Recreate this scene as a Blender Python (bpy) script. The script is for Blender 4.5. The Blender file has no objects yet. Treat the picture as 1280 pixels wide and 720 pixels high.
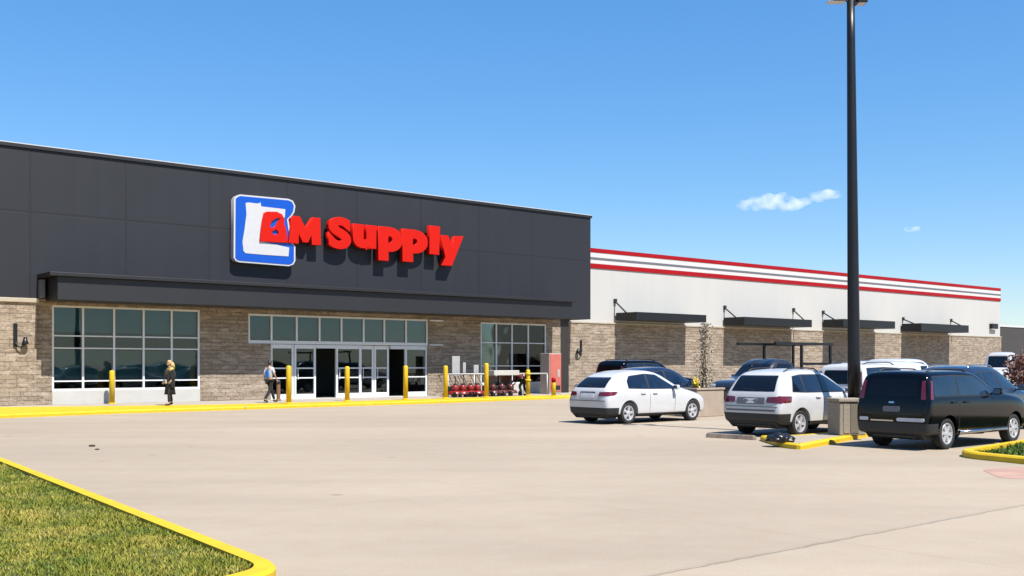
import bpy, bmesh, math, random
import numpy as np
from mathutils import Vector, Matrix
from mathutils.bvhtree import BVHTree
random.seed(4)
R = math.radians
SC = bpy.context.scene
COL = SC.collection
# ------------------------------------------------------------------ survey of the place
F, H, HV = 1300.0, 1.7, 455.0
ANG = math.atan2(1300, 1568)                       # direction of the shop front
D = Vector((math.cos(ANG), math.sin(ANG), 0)); M = Vector((-math.sin(ANG), math.cos(ANG), 0))
O = Vector((-19.08, 38.75, 0))
def ray(u, v): return Vector(((u - 640) / F, 1, (HV - v) / F))
def gnd(u, v, z=0.0):
    t = (H - z) * F / (v - HV); return Vector(((u - 640) / F * t, t, z))
def loc(u, v, yl):                                  # (x, z) on a plane parallel to the shop front
    r = ray(u, v); t = (yl + O.dot(M)) / r.dot(M); p = r * t
    return (p - O).dot(D), H + p.z
def fl(x, y, z=0.0): return O + D * x + M * y + Vector((0, 0, z))
def tofl(p): return (p - O).dot(D), (p - O).dot(M)
SWZ = 0.12
# ------------------------------------------------------------------ materials
def newmat(name):
    m = bpy.data.materials.new(name); m.use_nodes = True
    nt = m.node_tree; return m, nt, nt.nodes['Principled BSDF']
def N(nt, t, **kw):
    n = nt.nodes.new(t)
    for k, v in kw.items():
        if k in n.inputs: n.inputs[k].default_value = v
        else: setattr(n, k, v)
    return n
def rgba(c): return (c[0], c[1], c[2], 1)
KA = .76
def plain(name, c, rough=.5, metal=0.0, var=.08, scale=6.0, bump=0.0, coat=0.0, spec=.5):
    m, nt, b = newmat(name)
    b.inputs['Roughness'].default_value = rough; b.inputs['Metallic'].default_value = metal
    b.inputs['Coat Weight'].default_value = coat; b.inputs['Coat Roughness'].default_value = .04
    b.inputs['Specular IOR Level'].default_value = spec
    tc = N(nt, 'ShaderNodeTexCoord'); n = N(nt, 'ShaderNodeTexNoise', Scale=scale, Detail=5.0)
    nt.links.new(tc.outputs['Object'], n.inputs['Vector'])
    r = N(nt, 'ShaderNodeMapRange'); r.inputs['From Min'].default_value = .3; r.inputs['From Max'].default_value = .7
    r.inputs['To Min'].default_value = 1 - var; r.inputs['To Max'].default_value = 1 + var
    nt.links.new(n.outputs['Fac'], r.inputs['Value'])
    mx = N(nt, 'ShaderNodeVectorMath', operation='SCALE'); mx.inputs[0].default_value = [x * KA for x in c]
    nt.links.new(r.outputs[0], mx.inputs['Scale']); nt.links.new(mx.outputs[0], b.inputs['Base Color'])
    if bump:
        bp = N(nt, 'ShaderNodeBump', Strength=.5, Distance=bump)
        nt.links.new(n.outputs['Fac'], bp.inputs['Height']); nt.links.new(bp.outputs[0], b.inputs['Normal'])
    return m
def stone_mat(name, c1, c2, c3):
    c1, c2, c3 = [[x * KA for x in c] for c in (c1, c2, c3)]
    m, nt, b = newmat(name); L = nt.links.new
    b.inputs['Roughness'].default_value = .9
    tc = N(nt, 'ShaderNodeTexCoord'); sp = N(nt, 'ShaderNodeSeparateXYZ'); L(tc.outputs['Object'], sp.inputs[0])
    cb = N(nt, 'ShaderNodeCombineXYZ'); L(sp.outputs['X'], cb.inputs['X']); L(sp.outputs['Z'], cb.inputs['Y'])
    nz = N(nt, 'ShaderNodeTexNoise', Scale=1.7, Detail=3.0); L(cb.outputs[0], nz.inputs['Vector'])
    ad = N(nt, 'ShaderNodeVectorMath', operation='MULTIPLY_ADD'); L(nz.outputs['Color'], ad.inputs[0]); ad.inputs[1].default_value = (.10, .05, 0); L(cb.outputs[0], ad.inputs[2])
    br = N(nt, 'ShaderNodeTexBrick', offset=.37, squash=.62, squash_frequency=3, offset_frequency=2)
    L(ad.outputs[0], br.inputs['Vector'])
    for k, v in dict(Scale=1.0).items(): br.inputs[k].default_value = v
    br.inputs['Brick Width'].default_value = .62; br.inputs['Row Height'].default_value = .165
    br.inputs['Mortar Size'].default_value = .009; br.inputs['Mortar Smooth'].default_value = .4; br.inputs['Bias'].default_value = -.1
    br.inputs['Color1'].default_value = rgba(c1); br.inputs['Color2'].default_value = rgba(c2); br.inputs['Mortar'].default_value = rgba([x * .35 for x in c3])
    vo = N(nt, 'ShaderNodeTexVoronoi', feature='F1'); mp = N(nt, 'ShaderNodeVectorMath', operation='MULTIPLY'); L(ad.outputs[0], mp.inputs[0]); mp.inputs[1].default_value = (2.3, 8.0, 1)
    L(mp.outputs[0], vo.inputs['Vector']); vo.inputs['Scale'].default_value = 1.0
    n2 = N(nt, 'ShaderNodeTexNoise', Scale=9.0, Detail=6.0); L(cb.outputs[0], n2.inputs['Vector'])
    mi = N(nt, 'ShaderNodeMix', data_type='RGBA'); sx = N(nt, 'ShaderNodeSeparateColor'); L(vo.outputs['Color'], sx.inputs[0])
    mr = N(nt, 'ShaderNodeMapRange'); L(sx.outputs[0], mr.inputs['Value']); mr.inputs['From Min'].default_value = .45; mr.inputs['From Max'].default_value = .95
    L(mr.outputs[0], mi.inputs['Factor']); L(br.outputs['Color'], mi.inputs['A']); mi.inputs['B'].default_value = rgba(c3)
    m2 = N(nt, 'ShaderNodeMix', data_type='RGBA', blend_type='MULTIPLY'); m2.inputs['Factor'].default_value = 1.0
    r2 = N(nt, 'ShaderNodeMapRange'); L(n2.outputs['Fac'], r2.inputs['Value']); r2.inputs['From Min'].default_value = .3; r2.inputs['From Max'].default_value = .7; r2.inputs['To Min'].default_value = .78; r2.inputs['To Max'].default_value = 1.18
    L(mi.outputs['Result'], m2.inputs['A']); L(r2.outputs[0], m2.inputs['B'])
    L(m2.outputs['Result'], b.inputs['Base Color'])
    h = N(nt, 'ShaderNodeMath', operation='MULTIPLY_ADD'); L(br.outputs['Fac'], h.inputs[0]); h.inputs[1].default_value = -1.0; L(n2.outputs['Fac'], h.inputs[2])
    h2 = N(nt, 'ShaderNodeMath', operation='ADD'); L(h.outputs[0], h2.inputs[0]); L(sx.outputs[1], h2.inputs[1])
    bp = N(nt, 'ShaderNodeBump', Strength=.8, Distance=.035); L(h2.outputs[0], bp.inputs['Height']); L(bp.outputs[0], b.inputs['Normal'])
    return m
def facade_mat(name, c, xs, zs, panel_var=.10):
    c = [x * KA for x in c]
    m, nt, b = newmat(name); L = nt.links.new
    b.inputs['Roughness'].default_value = .55; b.inputs['Specular IOR Level'].default_value = .35
    tc = N(nt, 'ShaderNodeTexCoord'); sp = N(nt, 'ShaderNodeSeparateXYZ'); L(tc.outputs['Object'], sp.inputs[0])
    def line(src, val, w):
        a = N(nt, 'ShaderNodeMath', operation='SUBTRACT'); L(src, a.inputs[0]); a.inputs[1].default_value = val
        q = N(nt, 'ShaderNodeMath', operation='ABSOLUTE'); L(a.outputs[0], q.inputs[0])
        k = N(nt, 'ShaderNodeMapRange'); L(q.outputs[0], k.inputs['Value']); k.inputs['From Min'].default_value = w * .5; k.inputs['From Max'].default_value = w
        k.inputs['To Min'].default_value = 1; k.inputs['To Max'].default_value = 0
        return k.outputs[0]
    acc = None
    for src, vals in ((sp.outputs['X'], xs), (sp.outputs['Z'], zs)):
        for v in vals:
            o = line(src, v, .06)
            if acc is None: acc = o
            else:
                mm = N(nt, 'ShaderNodeMath', operation='MAXIMUM'); L(acc, mm.inputs[0]); L(o, mm.inputs[1]); acc = mm.outputs[0]
    n = N(nt, 'ShaderNodeTexNoise', Scale=.35, Detail=6.0); L(tc.outputs['Object'], n.inputs['Vector'])
    # rain streaks: noise stretched down the wall
    st = N(nt, 'ShaderNodeVectorMath', operation='MULTIPLY'); L(tc.outputs['Object'], st.inputs[0]); st.inputs[1].default_value = (2.2, 1, .12)
    n2 = N(nt, 'ShaderNodeTexNoise', Scale=1.0, Detail=4.0); L(st.outputs[0], n2.inputs['Vector'])
    su = N(nt, 'ShaderNodeMath', operation='ADD'); L(n.outputs['Fac'], su.inputs[0]); L(n2.outputs['Fac'], su.inputs[1])
    r = N(nt, 'ShaderNodeMapRange'); L(su.outputs[0], r.inputs['Value']); r.inputs['From Min'].default_value = .7; r.inputs['From Max'].default_value = 1.3; r.inputs['To Min'].default_value = 1 - panel_var; r.inputs['To Max'].default_value = 1 + panel_var
    sc = N(nt, 'ShaderNodeVectorMath', operation='SCALE'); sc.inputs[0].default_value = c; L(r.outputs[0], sc.inputs['Scale'])
    mi = N(nt, 'ShaderNodeMix', data_type='RGBA'); L(acc, mi.inputs['Factor']); L(sc.outputs[0], mi.inputs['A']); mi.inputs['B'].default_value = rgba([x * .74 for x in c])
    L(mi.outputs['Result'], b.inputs['Base Color'])
    bp = N(nt, 'ShaderNodeBump', Strength=.25, Distance=.012, invert=True); L(acc, bp.inputs['Height']); L(bp.outputs[0], b.inputs['Normal'])
    return m
def ground_mat():
    m, nt, b = newmat('concrete_paving'); L = nt.links.new
    b.inputs['Roughness'].default_value = .85; b.inputs['Specular IOR Level'].default_value = .3
    tc = N(nt, 'ShaderNodeTexCoord'); co = tc.outputs['Object']; sp = N(nt, 'ShaderNodeSeparateXYZ'); L(co, sp.inputs[0])
    big = N(nt, 'ShaderNodeTexNoise', Scale=.11, Detail=5.0, Roughness=.55); L(co, big.inputs['Vector'])
    rot = N(nt, 'ShaderNodeVectorRotate', rotation_type='Z_AXIS'); L(co, rot.inputs['Vector']); rot.inputs['Angle'].default_value = ANG
    st = N(nt, 'ShaderNodeVectorMath', operation='MULTIPLY'); L(rot.outputs[0], st.inputs[0]); st.inputs[1].default_value = (.12, .75, 1)
    strk = N(nt, 'ShaderNodeTexNoise', Scale=1.0, Detail=6.0, Roughness=.6); L(st.outputs[0], strk.inputs['Vector'])
    fine = N(nt, 'ShaderNodeTexNoise', Scale=38.0, Detail=4.0); L(co, fine.inputs['Vector'])
    med = N(nt, 'ShaderNodeTexNoise', Scale=2.6, Detail=7.0, Roughness=.65); L(co, med.inputs['Vector'])
    def rng(src, a, bb, lo, hi):
        r = N(nt, 'ShaderNodeMapRange'); L(src, r.inputs['Value']); r.inputs['From Min'].default_value = a; r.inputs['From Max'].default_value = bb
        r.inputs['To Min'].default_value = lo; r.inputs['To Max'].default_value = hi; return r.outputs[0]
    def mul(a, bb):
        q = N(nt, 'ShaderNodeMath', operation='MULTIPLY'); L(a, q.inputs[0]); L(bb, q.inputs[1]); return q.outputs[0]
    f = mul(mul(rng(big.outputs['Fac'], .3, .7, .90, 1.08), rng(strk.outputs['Fac'], .3, .7, .93, 1.06)), mul(rng(fine.outputs['Fac'], .3, .7, .95, 1.05), rng(med.outputs['Fac'], .3, .7, .96, 1.04)))
    # small dark spots: gum, drips, tyre marks
    vo = N(nt, 'ShaderNodeTexVoronoi', Scale=.55); L(co, vo.inputs['Vector'])
    spt = rng(vo.outputs['Distance'], .03, .06, .72, 1.0); f = mul(f, spt)
    oil = N(nt, 'ShaderNodeTexNoise', Scale=.5, Detail=3.0); L(st.outputs[0], oil.inputs['Vector']); f = mul(f, rng(oil.outputs['Fac'], .66, .78, 1.0, .8))
    # one real cold joint with a newer, paler pour on the near side, faint saw cuts elsewhere
    nj = N(nt, 'ShaderNodeTexNoise', Scale=3.0, Detail=5.0); L(co, nj.inputs['Vector'])
    yj = N(nt, 'ShaderNodeMath', operation='MULTIPLY_ADD'); L(nj.outputs['Fac'], yj.inputs[0]); yj.inputs[1].default_value = .10; L(sp.outputs['Y'], yj.inputs[2])
    yo = N(nt, 'ShaderNodeMath', operation='ADD'); L(yj.outputs[0], yo.inputs[0]); yo.inputs[1].default_value = 36.25
    ab = N(nt, 'ShaderNodeMath', operation='ABSOLUTE'); L(yo.outputs[0], ab.inputs[0])
    f = mul(f, rng(ab.outputs[0], .008, .028, .62, 1.0)); f = mul(f, rng(yo.outputs[0], -.02, .02, 1.06, 1.0))
    for src, per, off in ((sp.outputs['X'], 5.2, 1.3), (sp.outputs['Y'], 5.2, 36.25)):
        a = N(nt, 'ShaderNodeMath', operation='ADD'); L(src, a.inputs[0]); a.inputs[1].default_value = off
        pp = N(nt, 'ShaderNodeMath', operation='PINGPONG'); L(a.outputs[0], pp.inputs[0]); pp.inputs[1].default_value = per / 2
        f = mul(f, rng(pp.outputs[0], .006, .022, .90, 1.0))
    tint = N(nt, 'ShaderNodeMix', data_type='RGBA'); L(rng(med.outputs['Fac'], .35, .65, 0, 1), tint.inputs['Factor'])
    tint.inputs['A'].default_value = (.372 * KA, .300 * KA, .222 * KA, 1); tint.inputs['B'].default_value = (.362 * KA, .304 * KA, .231 * KA, 1)
    sc = N(nt, 'ShaderNodeVectorMath', operation='SCALE'); L(tint.outputs['Result'], sc.inputs[0]); L(f, sc.inputs['Scale'])
    L(sc.outputs[0], b.inputs['Base Color'])
    bp = N(nt, 'ShaderNodeBump', Strength=.25, Distance=.01); L(fine.outputs['Fac'], bp.inputs['Height']); L(bp.outputs[0], b.inputs['Normal'])
    return m
def glass_mat(name, tint, refl=.06):
    m, nt, b = newmat(name); nt.nodes.remove(b); L = nt.links.new
    out = nt.nodes['Material Output']
    tr = N(nt, 'ShaderNodeBsdfTransparent'); tr.inputs['Color'].default_value = rgba(tint)
    gl = N(nt, 'ShaderNodeBsdfGlossy', Roughness=.015); lw = N(nt, 'ShaderNodeFresnel', IOR=1.6)
    ng = N(nt, 'ShaderNodeTexNoise', Scale=.9, Detail=1.0); tc = N(nt, 'ShaderNodeTexCoord'); L(tc.outputs['Object'], ng.inputs['Vector'])
    bp = N(nt, 'ShaderNodeBump', Strength=.15, Distance=.02); L(ng.outputs['Fac'], bp.inputs['Height']); L(bp.outputs[0], gl.inputs['Normal'])
    mx = N(nt, 'ShaderNodeMixShader'); L(lw.outputs[0], mx.inputs[0]); L(tr.outputs[0], mx.inputs[1]); L(gl.outputs[0], mx.inputs[2]); L(mx.outputs[0], out.inputs['Surface'])
    return m
MT = {}
MT['dark'] = facade_mat('charcoal_panel', (.0185, .0195, .025), [-6.3, -2.6, 1.07, 4.68, 8.18, 11.8, 15.4, 19.0, 22.6, 26.2], [7.45])
MT['canopy'] = plain('canopy_metal', (.0105, .011, .014), .55, 0, .08, .8)
MT['postshade'] = plain('shade_toned_brown_post', (.022, .018, .014), .6, 0, .1, 2)  # brown deepened to carry the shade of the overhang above the corner post
MT['black'] = plain('black_trim', (.010, .010, .012), .5, 0, .1)
MT['blackm'] = plain('black_metal', (.012, .012, .014), .4, .3, .15, 3)
MT['stone'] = stone_mat('ledgestone', (.335, .262, .190), (.235, .182, .130), (.40, .325, .25))
MT['cap'] = plain('cast_stone_cap', (.42, .365, .28), .8, 0, .08, 4)
MT['white'] = facade_mat('white_wall_panel', (.515, .505, .475), [200], [], .025)
MT['white2'] = plain('bright_white_trim', (.60, .59, .57), .5, 0, .03)
MT['red'] = plain('red_stripe_paint', (.34, .006, .010), .5, 0, .06, 2, 0, 0, .12)
MT['grey'] = plain('grey_stripe_paint', (.13, .13, .15), .5)
MT['alu'] = plain('pale_aluminium', (.74, .76, .78), .4, .0, .06)
MT['wpanel'] = plain('white_sill_panel', (.50, .49, .46), .5, 0, .05, 2)
MT['signcard'] = plain('price_card', (.36, .37, .36), .6)
MT['glass'] = glass_mat('shop_glass', (.58, .70, .70))
MT['blind'] = plain('teal_reflection_panel', (.27, .40, .44), .7, 0, .12, 1.5)  # for teal panels added behind the shop glass to imitate its reflections
MT['inside'] = plain('shop_interior', (.16, .155, .15), .8)
MT['signred'] = plain('red_sign_face', (.56, .010, .003), .4, 0, .03, 6, 0, 0, .15)
MT['signblue'] = plain('blue_sign_face', (.001, .075, .47), .3, 0, .04)
MT['signwhite'] = plain('white_sign_face', (.54, .54, .55), .35, 0, .03)
MT['yellow'] = plain('yellow_traffic_paint', (.66, .435, .004), .55, 0, .10, 5, .004)
def worn(m, under, lo, hi, scale):
    nt = m.node_tree; b = nt.nodes['Principled BSDF']; src = b.inputs['Base Color'].links[0].from_socket
    tc = N(nt, 'ShaderNodeTexCoord'); n = N(nt, 'ShaderNodeTexNoise', Scale=scale, Detail=8.0, Roughness=.7); nt.links.new(tc.outputs['Object'], n.inputs['Vector'])
    k = N(nt, 'ShaderNodeMapRange'); k.inputs['From Min'].default_value = lo; k.inputs['From Max'].default_value = hi; nt.links.new(n.outputs['Fac'], k.inputs['Value'])
    mi = N(nt, 'ShaderNodeMix', data_type='RGBA'); nt.links.new(k.outputs[0], mi.inputs['Factor']); nt.links.new(src, mi.inputs['A']); mi.inputs['B'].default_value = rgba(under); nt.links.new(mi.outputs['Result'], b.inputs['Base Color'])
worn(MT['yellow'], (.20, .16, .10), .63, .69, 1.9)
MT['sidewalk'] = plain('pale_concrete', (.37, .325, .27), .85, 0, .12, 3, .004)
MT['island'] = plain('island_concrete', (.34, .29, .225), .85, 0, .14, 3, .004)
MT['soil_and_shade'] = plain('dark_soil_and_shade', (.045, .03, .02), .95, 0, .4, 20, .02)
MT['turf'] = plain('turf_base', (.055, .075, .018), .95, 0, .35, 6, .03)
MT['linewhite'] = plain('white_line_paint', (.50, .49, .46), .7, 0, .15, 4)
MT['fadedred'] = plain('faded_red_paint', (.385, .235, .18), .85, 0, .2, 1.5)
MT['rubber'] = plain('tyre_rubber', (.014, .014, .015), .8, 0, .2, 20)
MT['rim'] = plain('alloy_rim', (.62, .62, .64), .35, .4, .05)
MT['plastic'] = plain('dark_plastic', (.018, .018, .020), .55, 0, .2, 8)
MT['carglass'] = plain('tinted_car_glass', (.005, .006, .009), .03, 0, .3, 1.5, 0, .1, .5)
MT['carglassblue'] = plain('blue_tinted_car_glass', (.007, .014, .030), .03, 0, .5, 2.2, 0, .35, .6)
MT['carglassdark'] = plain('dark_rear_glass', (.004, .003, .005), .08, 0, .3, 1.5, 0, .0, .35)
MT['taillight'] = plain('red_tail_lens', (.13, .004, .007), .15, 0, .1, 30, 0, 1.0)
MT['headlight'] = plain('clear_lamp_lens', (.55, .56, .58), .08, .2, .1, 30, 0, 1.0)
MT['chrome'] = plain('chrome', (.70, .70, .72), .12, 1.0, .03)
MT['plate'] = plain('plate_white', (.62, .63, .66), .4)
def paint(name, c, coat=1.0, rough=.3): return plain(name, c, rough, 0, .03, 2, 0, coat, .5 if coat == 1.0 else .25)
MT['pwhite'] = paint('white_car_paint', (.60, .60, .60)); MT['pwhite2'] = paint('soft_white_car_paint', (.57, .565, .56))
MT['pblack'] = paint('black_car_paint', (.0016, .0018, .0034), .12, .13); MT['pnavy'] = paint('navy_car_paint', (.006, .012, .035)); MT['pgrey'] = paint('dark_grey_car_paint', (.018, .019, .021))
MT['skin'] = plain('skin', (.42, .25, .17), .5); MT['clothblack'] = plain('black_cloth', (.010, .010, .012), .9, 0, .3, 12)
MT['clothwhite'] = plain('white_cloth', (.50, .52, .55), .9, 0, .06, 12); MT['clothblue'] = plain('blue_print', (.02, .18, .62), .9); MT['clothyellow'] = plain('yellow_cloth', (.62, .45, .08), .9, 0, .1, 12)
MT['clothred'] = plain('maroon_cloth', (.11, .012, .018), .9, 0, .2, 12); MT['hairdark'] = plain('dark_hair', (.012, .009, .008), .6, 0, .3, 40); MT['hairfair'] = plain('fair_hair', (.50, .34, .12), .6, 0, .25, 40)
MT['clothgrey'] = plain('pale_grey_cloth', (.38, .38, .40), .9)
MT['mowred'] = plain('red_mower_paint', (.27, .010, .008), .35, 0, .08, 5, 0, .6); MT['mowdark'] = plain('dark_red_mower_paint', (.09, .014, .012), .4, 0, .1, 5, 0, .6)
MT['brown'] = plain('brown_post_paint', (.20, .10, .04), .6, 0, .15, 8); MT['salmon'] = plain('salmon_cabinet_panel', (.48, .13, .10), .45, 0, .12, 1.6); MT['cabwhite'] = plain('cabinet_side', (.44, .36, .32), .5)
MT['bin'] = plain('bin_aggregate', (.30, .255, .195), .85, 0, .16, 22, .006); MT['bin2'] = plain('bin_darker_slat', (.17, .145, .11), .85, 0, .16, 22, .006)
MT['beige'] = plain('beige_planter_concrete', (.36, .285, .215), .85, 0, .1, 3, .004)
MT['bag'] = plain('black_plastic_bag', (.010, .010, .011), .3, 0, .2, 9, .01)
# ------------------------------------------------------------------ mesh builder
class MB:
    def __init__(self): self.v = []; self.f = []
    def quad(self, a, b, c, d):
        n = len(self.v); self.v += [tuple(a), tuple(b), tuple(c), tuple(d)]; self.f.append((n, n + 1, n + 2, n + 3))
    def box(self, x0, x1, y0, y1, z0, z1):
        n = len(self.v)
        self.v += [(x, y, z) for z in (z0, z1) for y in (y0, y1) for x in (x0, x1)]
        for q in ((0, 2, 3, 1), (4, 5, 7, 6), (0, 1, 5, 4), (2, 6, 7, 3), (0, 4, 6, 2), (1, 3, 7, 5)): self.f.append(tuple(n + i for i in q))
        return self
    def prism(self, pts, z0, z1):                    # polygon in xy, extruded in z
        n = len(self.v); k = len(pts)
        self.v += [(p[0], p[1], z0) for p in pts] + [(p[0], p[1], z1) for p in pts]
        self.f.append(tuple(n + i for i in reversed(range(k)))); self.f.append(tuple(n + k + i for i in range(k)))
        for i in range(k): j = (i + 1) % k; self.f.append((n + i, n + j, n + k + j, n + k + i))
        return self
    def prismy(self, pts, y0, y1):                   # polygon in xz, extruded in y
        n = len(self.v); k = len(pts)
        self.v += [(p[0], y0, p[1]) for p in pts] + [(p[0], y1, p[1]) for p in pts]
        self.f.append(tuple(n + i for i in range(k))); self.f.append(tuple(n + k + i for i in reversed(range(k))))
        for i in range(k): j = (i + 1) % k; self.f.append((n + j, n + i, n + k + i, n + k + j))
        return self
    def tube(self, pts, rad, seg=10, cap=True):
        pts = [Vector(p) for p in pts]; rads = rad if isinstance(rad, (list, tuple)) else [rad] * len(pts)
        rings = []; up = None
        for i, p in enumerate(pts):
            t = (pts[min(i + 1, len(pts) - 1)] - pts[max(i - 1, 0)]).normalized()
            if up is None: up = Vector((0, 0, 1)) if abs(t.z) < .9 else Vector((1, 0, 0))
            a = t.cross(up).normalized(); bb = a.cross(t).normalized(); up = bb
            n = len(self.v); rings.append(n)
            for k in range(seg):
                w = 2 * math.pi * k / seg; self.v.append(tuple(p + (a * math.cos(w) + bb * math.sin(w)) * rads[i]))
        for r0, r1 in zip(rings, rings[1:]):
            for k in range(seg): j = (k + 1) % seg; self.f.append((r0 + k, r0 + j, r1 + j, r1 + k))
        if cap:
            self.f.append(tuple(rings[0] + k for k in reversed(range(seg)))); self.f.append(tuple(rings[-1] + k for k in range(seg)))
        return self
    def lathe(self, prof, seg=20, c=(0, 0, 0), axis='z'):
        base = len(self.v); k = len(prof)
        for s in range(seg):
            w = 2 * math.pi * s / seg
            for r, h in prof:
                if axis == 'z': self.v.append((c[0] + r * math.cos(w), c[1] + r * math.sin(w), c[2] + h))
                else: self.v.append((c[0] + r * math.cos(w), c[1] + h, c[2] + r * math.sin(w)))
        for s in range(seg):
            t = (s + 1) % seg
            for i in range(k - 1): self.f.append((base + s * k + i, base + t * k + i, base + t * k + i + 1, base + s * k + i + 1))
        return self
    def build(self, name, mat, parent=None, bevel=0.0, smooth=False, seg=2):
        me = bpy.data.meshes.new(name); me.from_pydata(self.v, [], self.f); me.update()
        bm = bmesh.new(); bm.from_mesh(me); bmesh.ops.remove_doubles(bm, verts=bm.verts, dist=1e-5); bmesh.ops.recalc_face_normals(bm, faces=bm.faces); bm.to_mesh(me); bm.free()
        return link(name, me, mat, parent, bevel, smooth, seg)
def link(name, me, mat, parent=None, bevel=0.0, smooth=False, seg=2):
    o = bpy.data.objects.new(name, me); COL.objects.link(o)
    if mat is not None: me.materials.append(MT[mat] if isinstance(mat, str) else mat)
    if parent is not None: o.parent = parent
    if bevel:
        b = o.modifiers.new('b', 'BEVEL'); b.width = bevel; b.segments = seg; b.limit_method = 'ANGLE'; b.angle_limit = R(35)
    if smooth: me.polygons.foreach_set('use_smooth', [True] * len(me.polygons)); me.update()
    return o
def empty(name, p=(0, 0, 0), rz=0.0):
    o = bpy.data.objects.new(name, None); COL.objects.link(o); o.location = p; o.rotation_euler = (0, 0, rz); o.empty_display_size = .3
    return o
def tag(o, label=None, cat=None, group=None, kind=None):
    for k, v in (('label', label), ('category', cat), ('group', group), ('kind', kind)):
        if v: o[k] = v
    return o
def kids(o): return [c for c in COL.objects if c.parent == o]
def copy_tree(o, parent=None):
    c = o.copy(); COL.objects.link(c)
    if parent is not None: c.parent = parent
    for ch in kids(o): copy_tree(ch, c)
    return c
# ------------------------------------------------------------------ ground, kerbs, pavements
g = MB(); g.quad((-1500, -1500, 0), (1500, -1500, 0), (1500, 1500, 0), (-1500, 1500, 0))
g = g.build('parking_lot', ground_mat()); g.location = O; g.rotation_euler = (0, 0, ANG); tag(g, 'wide pale concrete parking lot', None, None, 'structure')
outer_px = [(-160, 533), (0, 523), (140, 517.5), (280, 513), (410, 508.6), (540, 504.6), (620, 501.5), (700, 498.5), (712, 498.2)]
inner_px = [(-160, 511.5), (0, 508.8), (140, 507.6), (280, 505.6), (410, 502.3), (540, 498.4), (620, 495.9), (700, 493.9), (712, 493.6)]
outer = [gnd(u, v) for u, v in outer_px]; inner = [gnd(u, v, SWZ) for u, v in inner_px]
xo, yo_ = tofl(outer[-1]); xi, yi_ = tofl(inner[-1])
outer.append(fl(84, yo_)); inner.append(fl(84, yi_))
sw = MB()
sp_ = [(p.x, p.y) for p in inner] + [tuple(fl(84, 3).xy), tuple(fl(-12, 3).xy)]
sw.prism(sp_, 0.0, SWZ); tag(sw.build('sidewalk', 'sidewalk'), 'pale concrete sidewalk along the shop front', None, None, 'structure')
kb = MB()
for i in range(len(outer) - 1):
    a, b, c, d = outer[i], outer[i + 1], inner[i + 1], inner[i]
    z = Vector((0, 0, SWZ)); aa = Vector((a.x, a.y, 0)); bb_ = Vector((b.x, b.y, 0))
    inn = (Vector((d.x, d.y, 0)) - aa).normalized() * .05; inn2 = (Vector((c.x, c.y, 0)) - bb_).normalized() * .05
    up = Vector((0, 0, SWZ + .004)); lo = Vector((0, 0, SWZ - .035))
    kb.quad(aa, bb_, bb_ + lo, aa + lo); kb.quad(aa + lo, bb_ + lo, bb_ + inn2 + up, aa + inn + up); kb.quad(aa + inn + up, bb_ + inn2 + up, Vector((c.x, c.y, 0)) + up, Vector((d.x, d.y, 0)) + up)
tag(kb.build('yellow_kerb', 'yellow'), 'yellow painted kerb edge of the sidewalk', None, None, 'structure')
def rounded(pts, rad, n=7):
    out = []; k = len(pts)
    for i in range(k):
        p = Vector(pts[i]); a = Vector(pts[i - 1]) - p; b = Vector(pts[(i + 1) % k]) - p
        r = rad[i] if isinstance(rad, list) else rad
        r = min(r, a.length * .45, b.length * .45); A = p + a.normalized() * r; B = p + b.normalized() * r
        for j in range(n + 1):
            t = j / n; out.append((1 - t) ** 2 * A + 2 * t * (1 - t) * p + t * t * B)
    return out
def inset(pts, d):
    k = len(pts); out = []
    area = sum(pts[i].x * pts[(i + 1) % k].y - pts[(i + 1) % k].x * pts[i].y for i in range(k)); s = 1 if area > 0 else -1
    for i in range(k):
        t = (pts[(i + 1) % k] - pts[i - 1]).normalized(); out.append(pts[i] + Vector((-t.y, t.x)) * d * s)
    return out
def kerb_ring(poly, w, h, name, label):
    inn = inset(poly, w); b1 = inset(poly, .03); kb = MB(); k = len(poly)
    for i in range(k):
        j = (i + 1) % k; z3 = lambda p, z: (p.x, p.y, z)
        kb.quad(z3(poly[i], 0), z3(poly[j], 0), z3(poly[j], h - .03), z3(poly[i], h - .03))
        kb.quad(z3(poly[i], h - .03), z3(poly[j], h - .03), z3(b1[j], h), z3(b1[i], h))
        kb.quad(z3(b1[i], h), z3(b1[j], h), z3(inn[j], h), z3(inn[i], h)); kb.quad(z3(inn[i], h), z3(inn[j], h), z3(inn[j], 0), z3(inn[i], 0))
    o = kb.build(name, 'yellow'); tag(o, label, None, None, 'structure'); return inn
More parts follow.
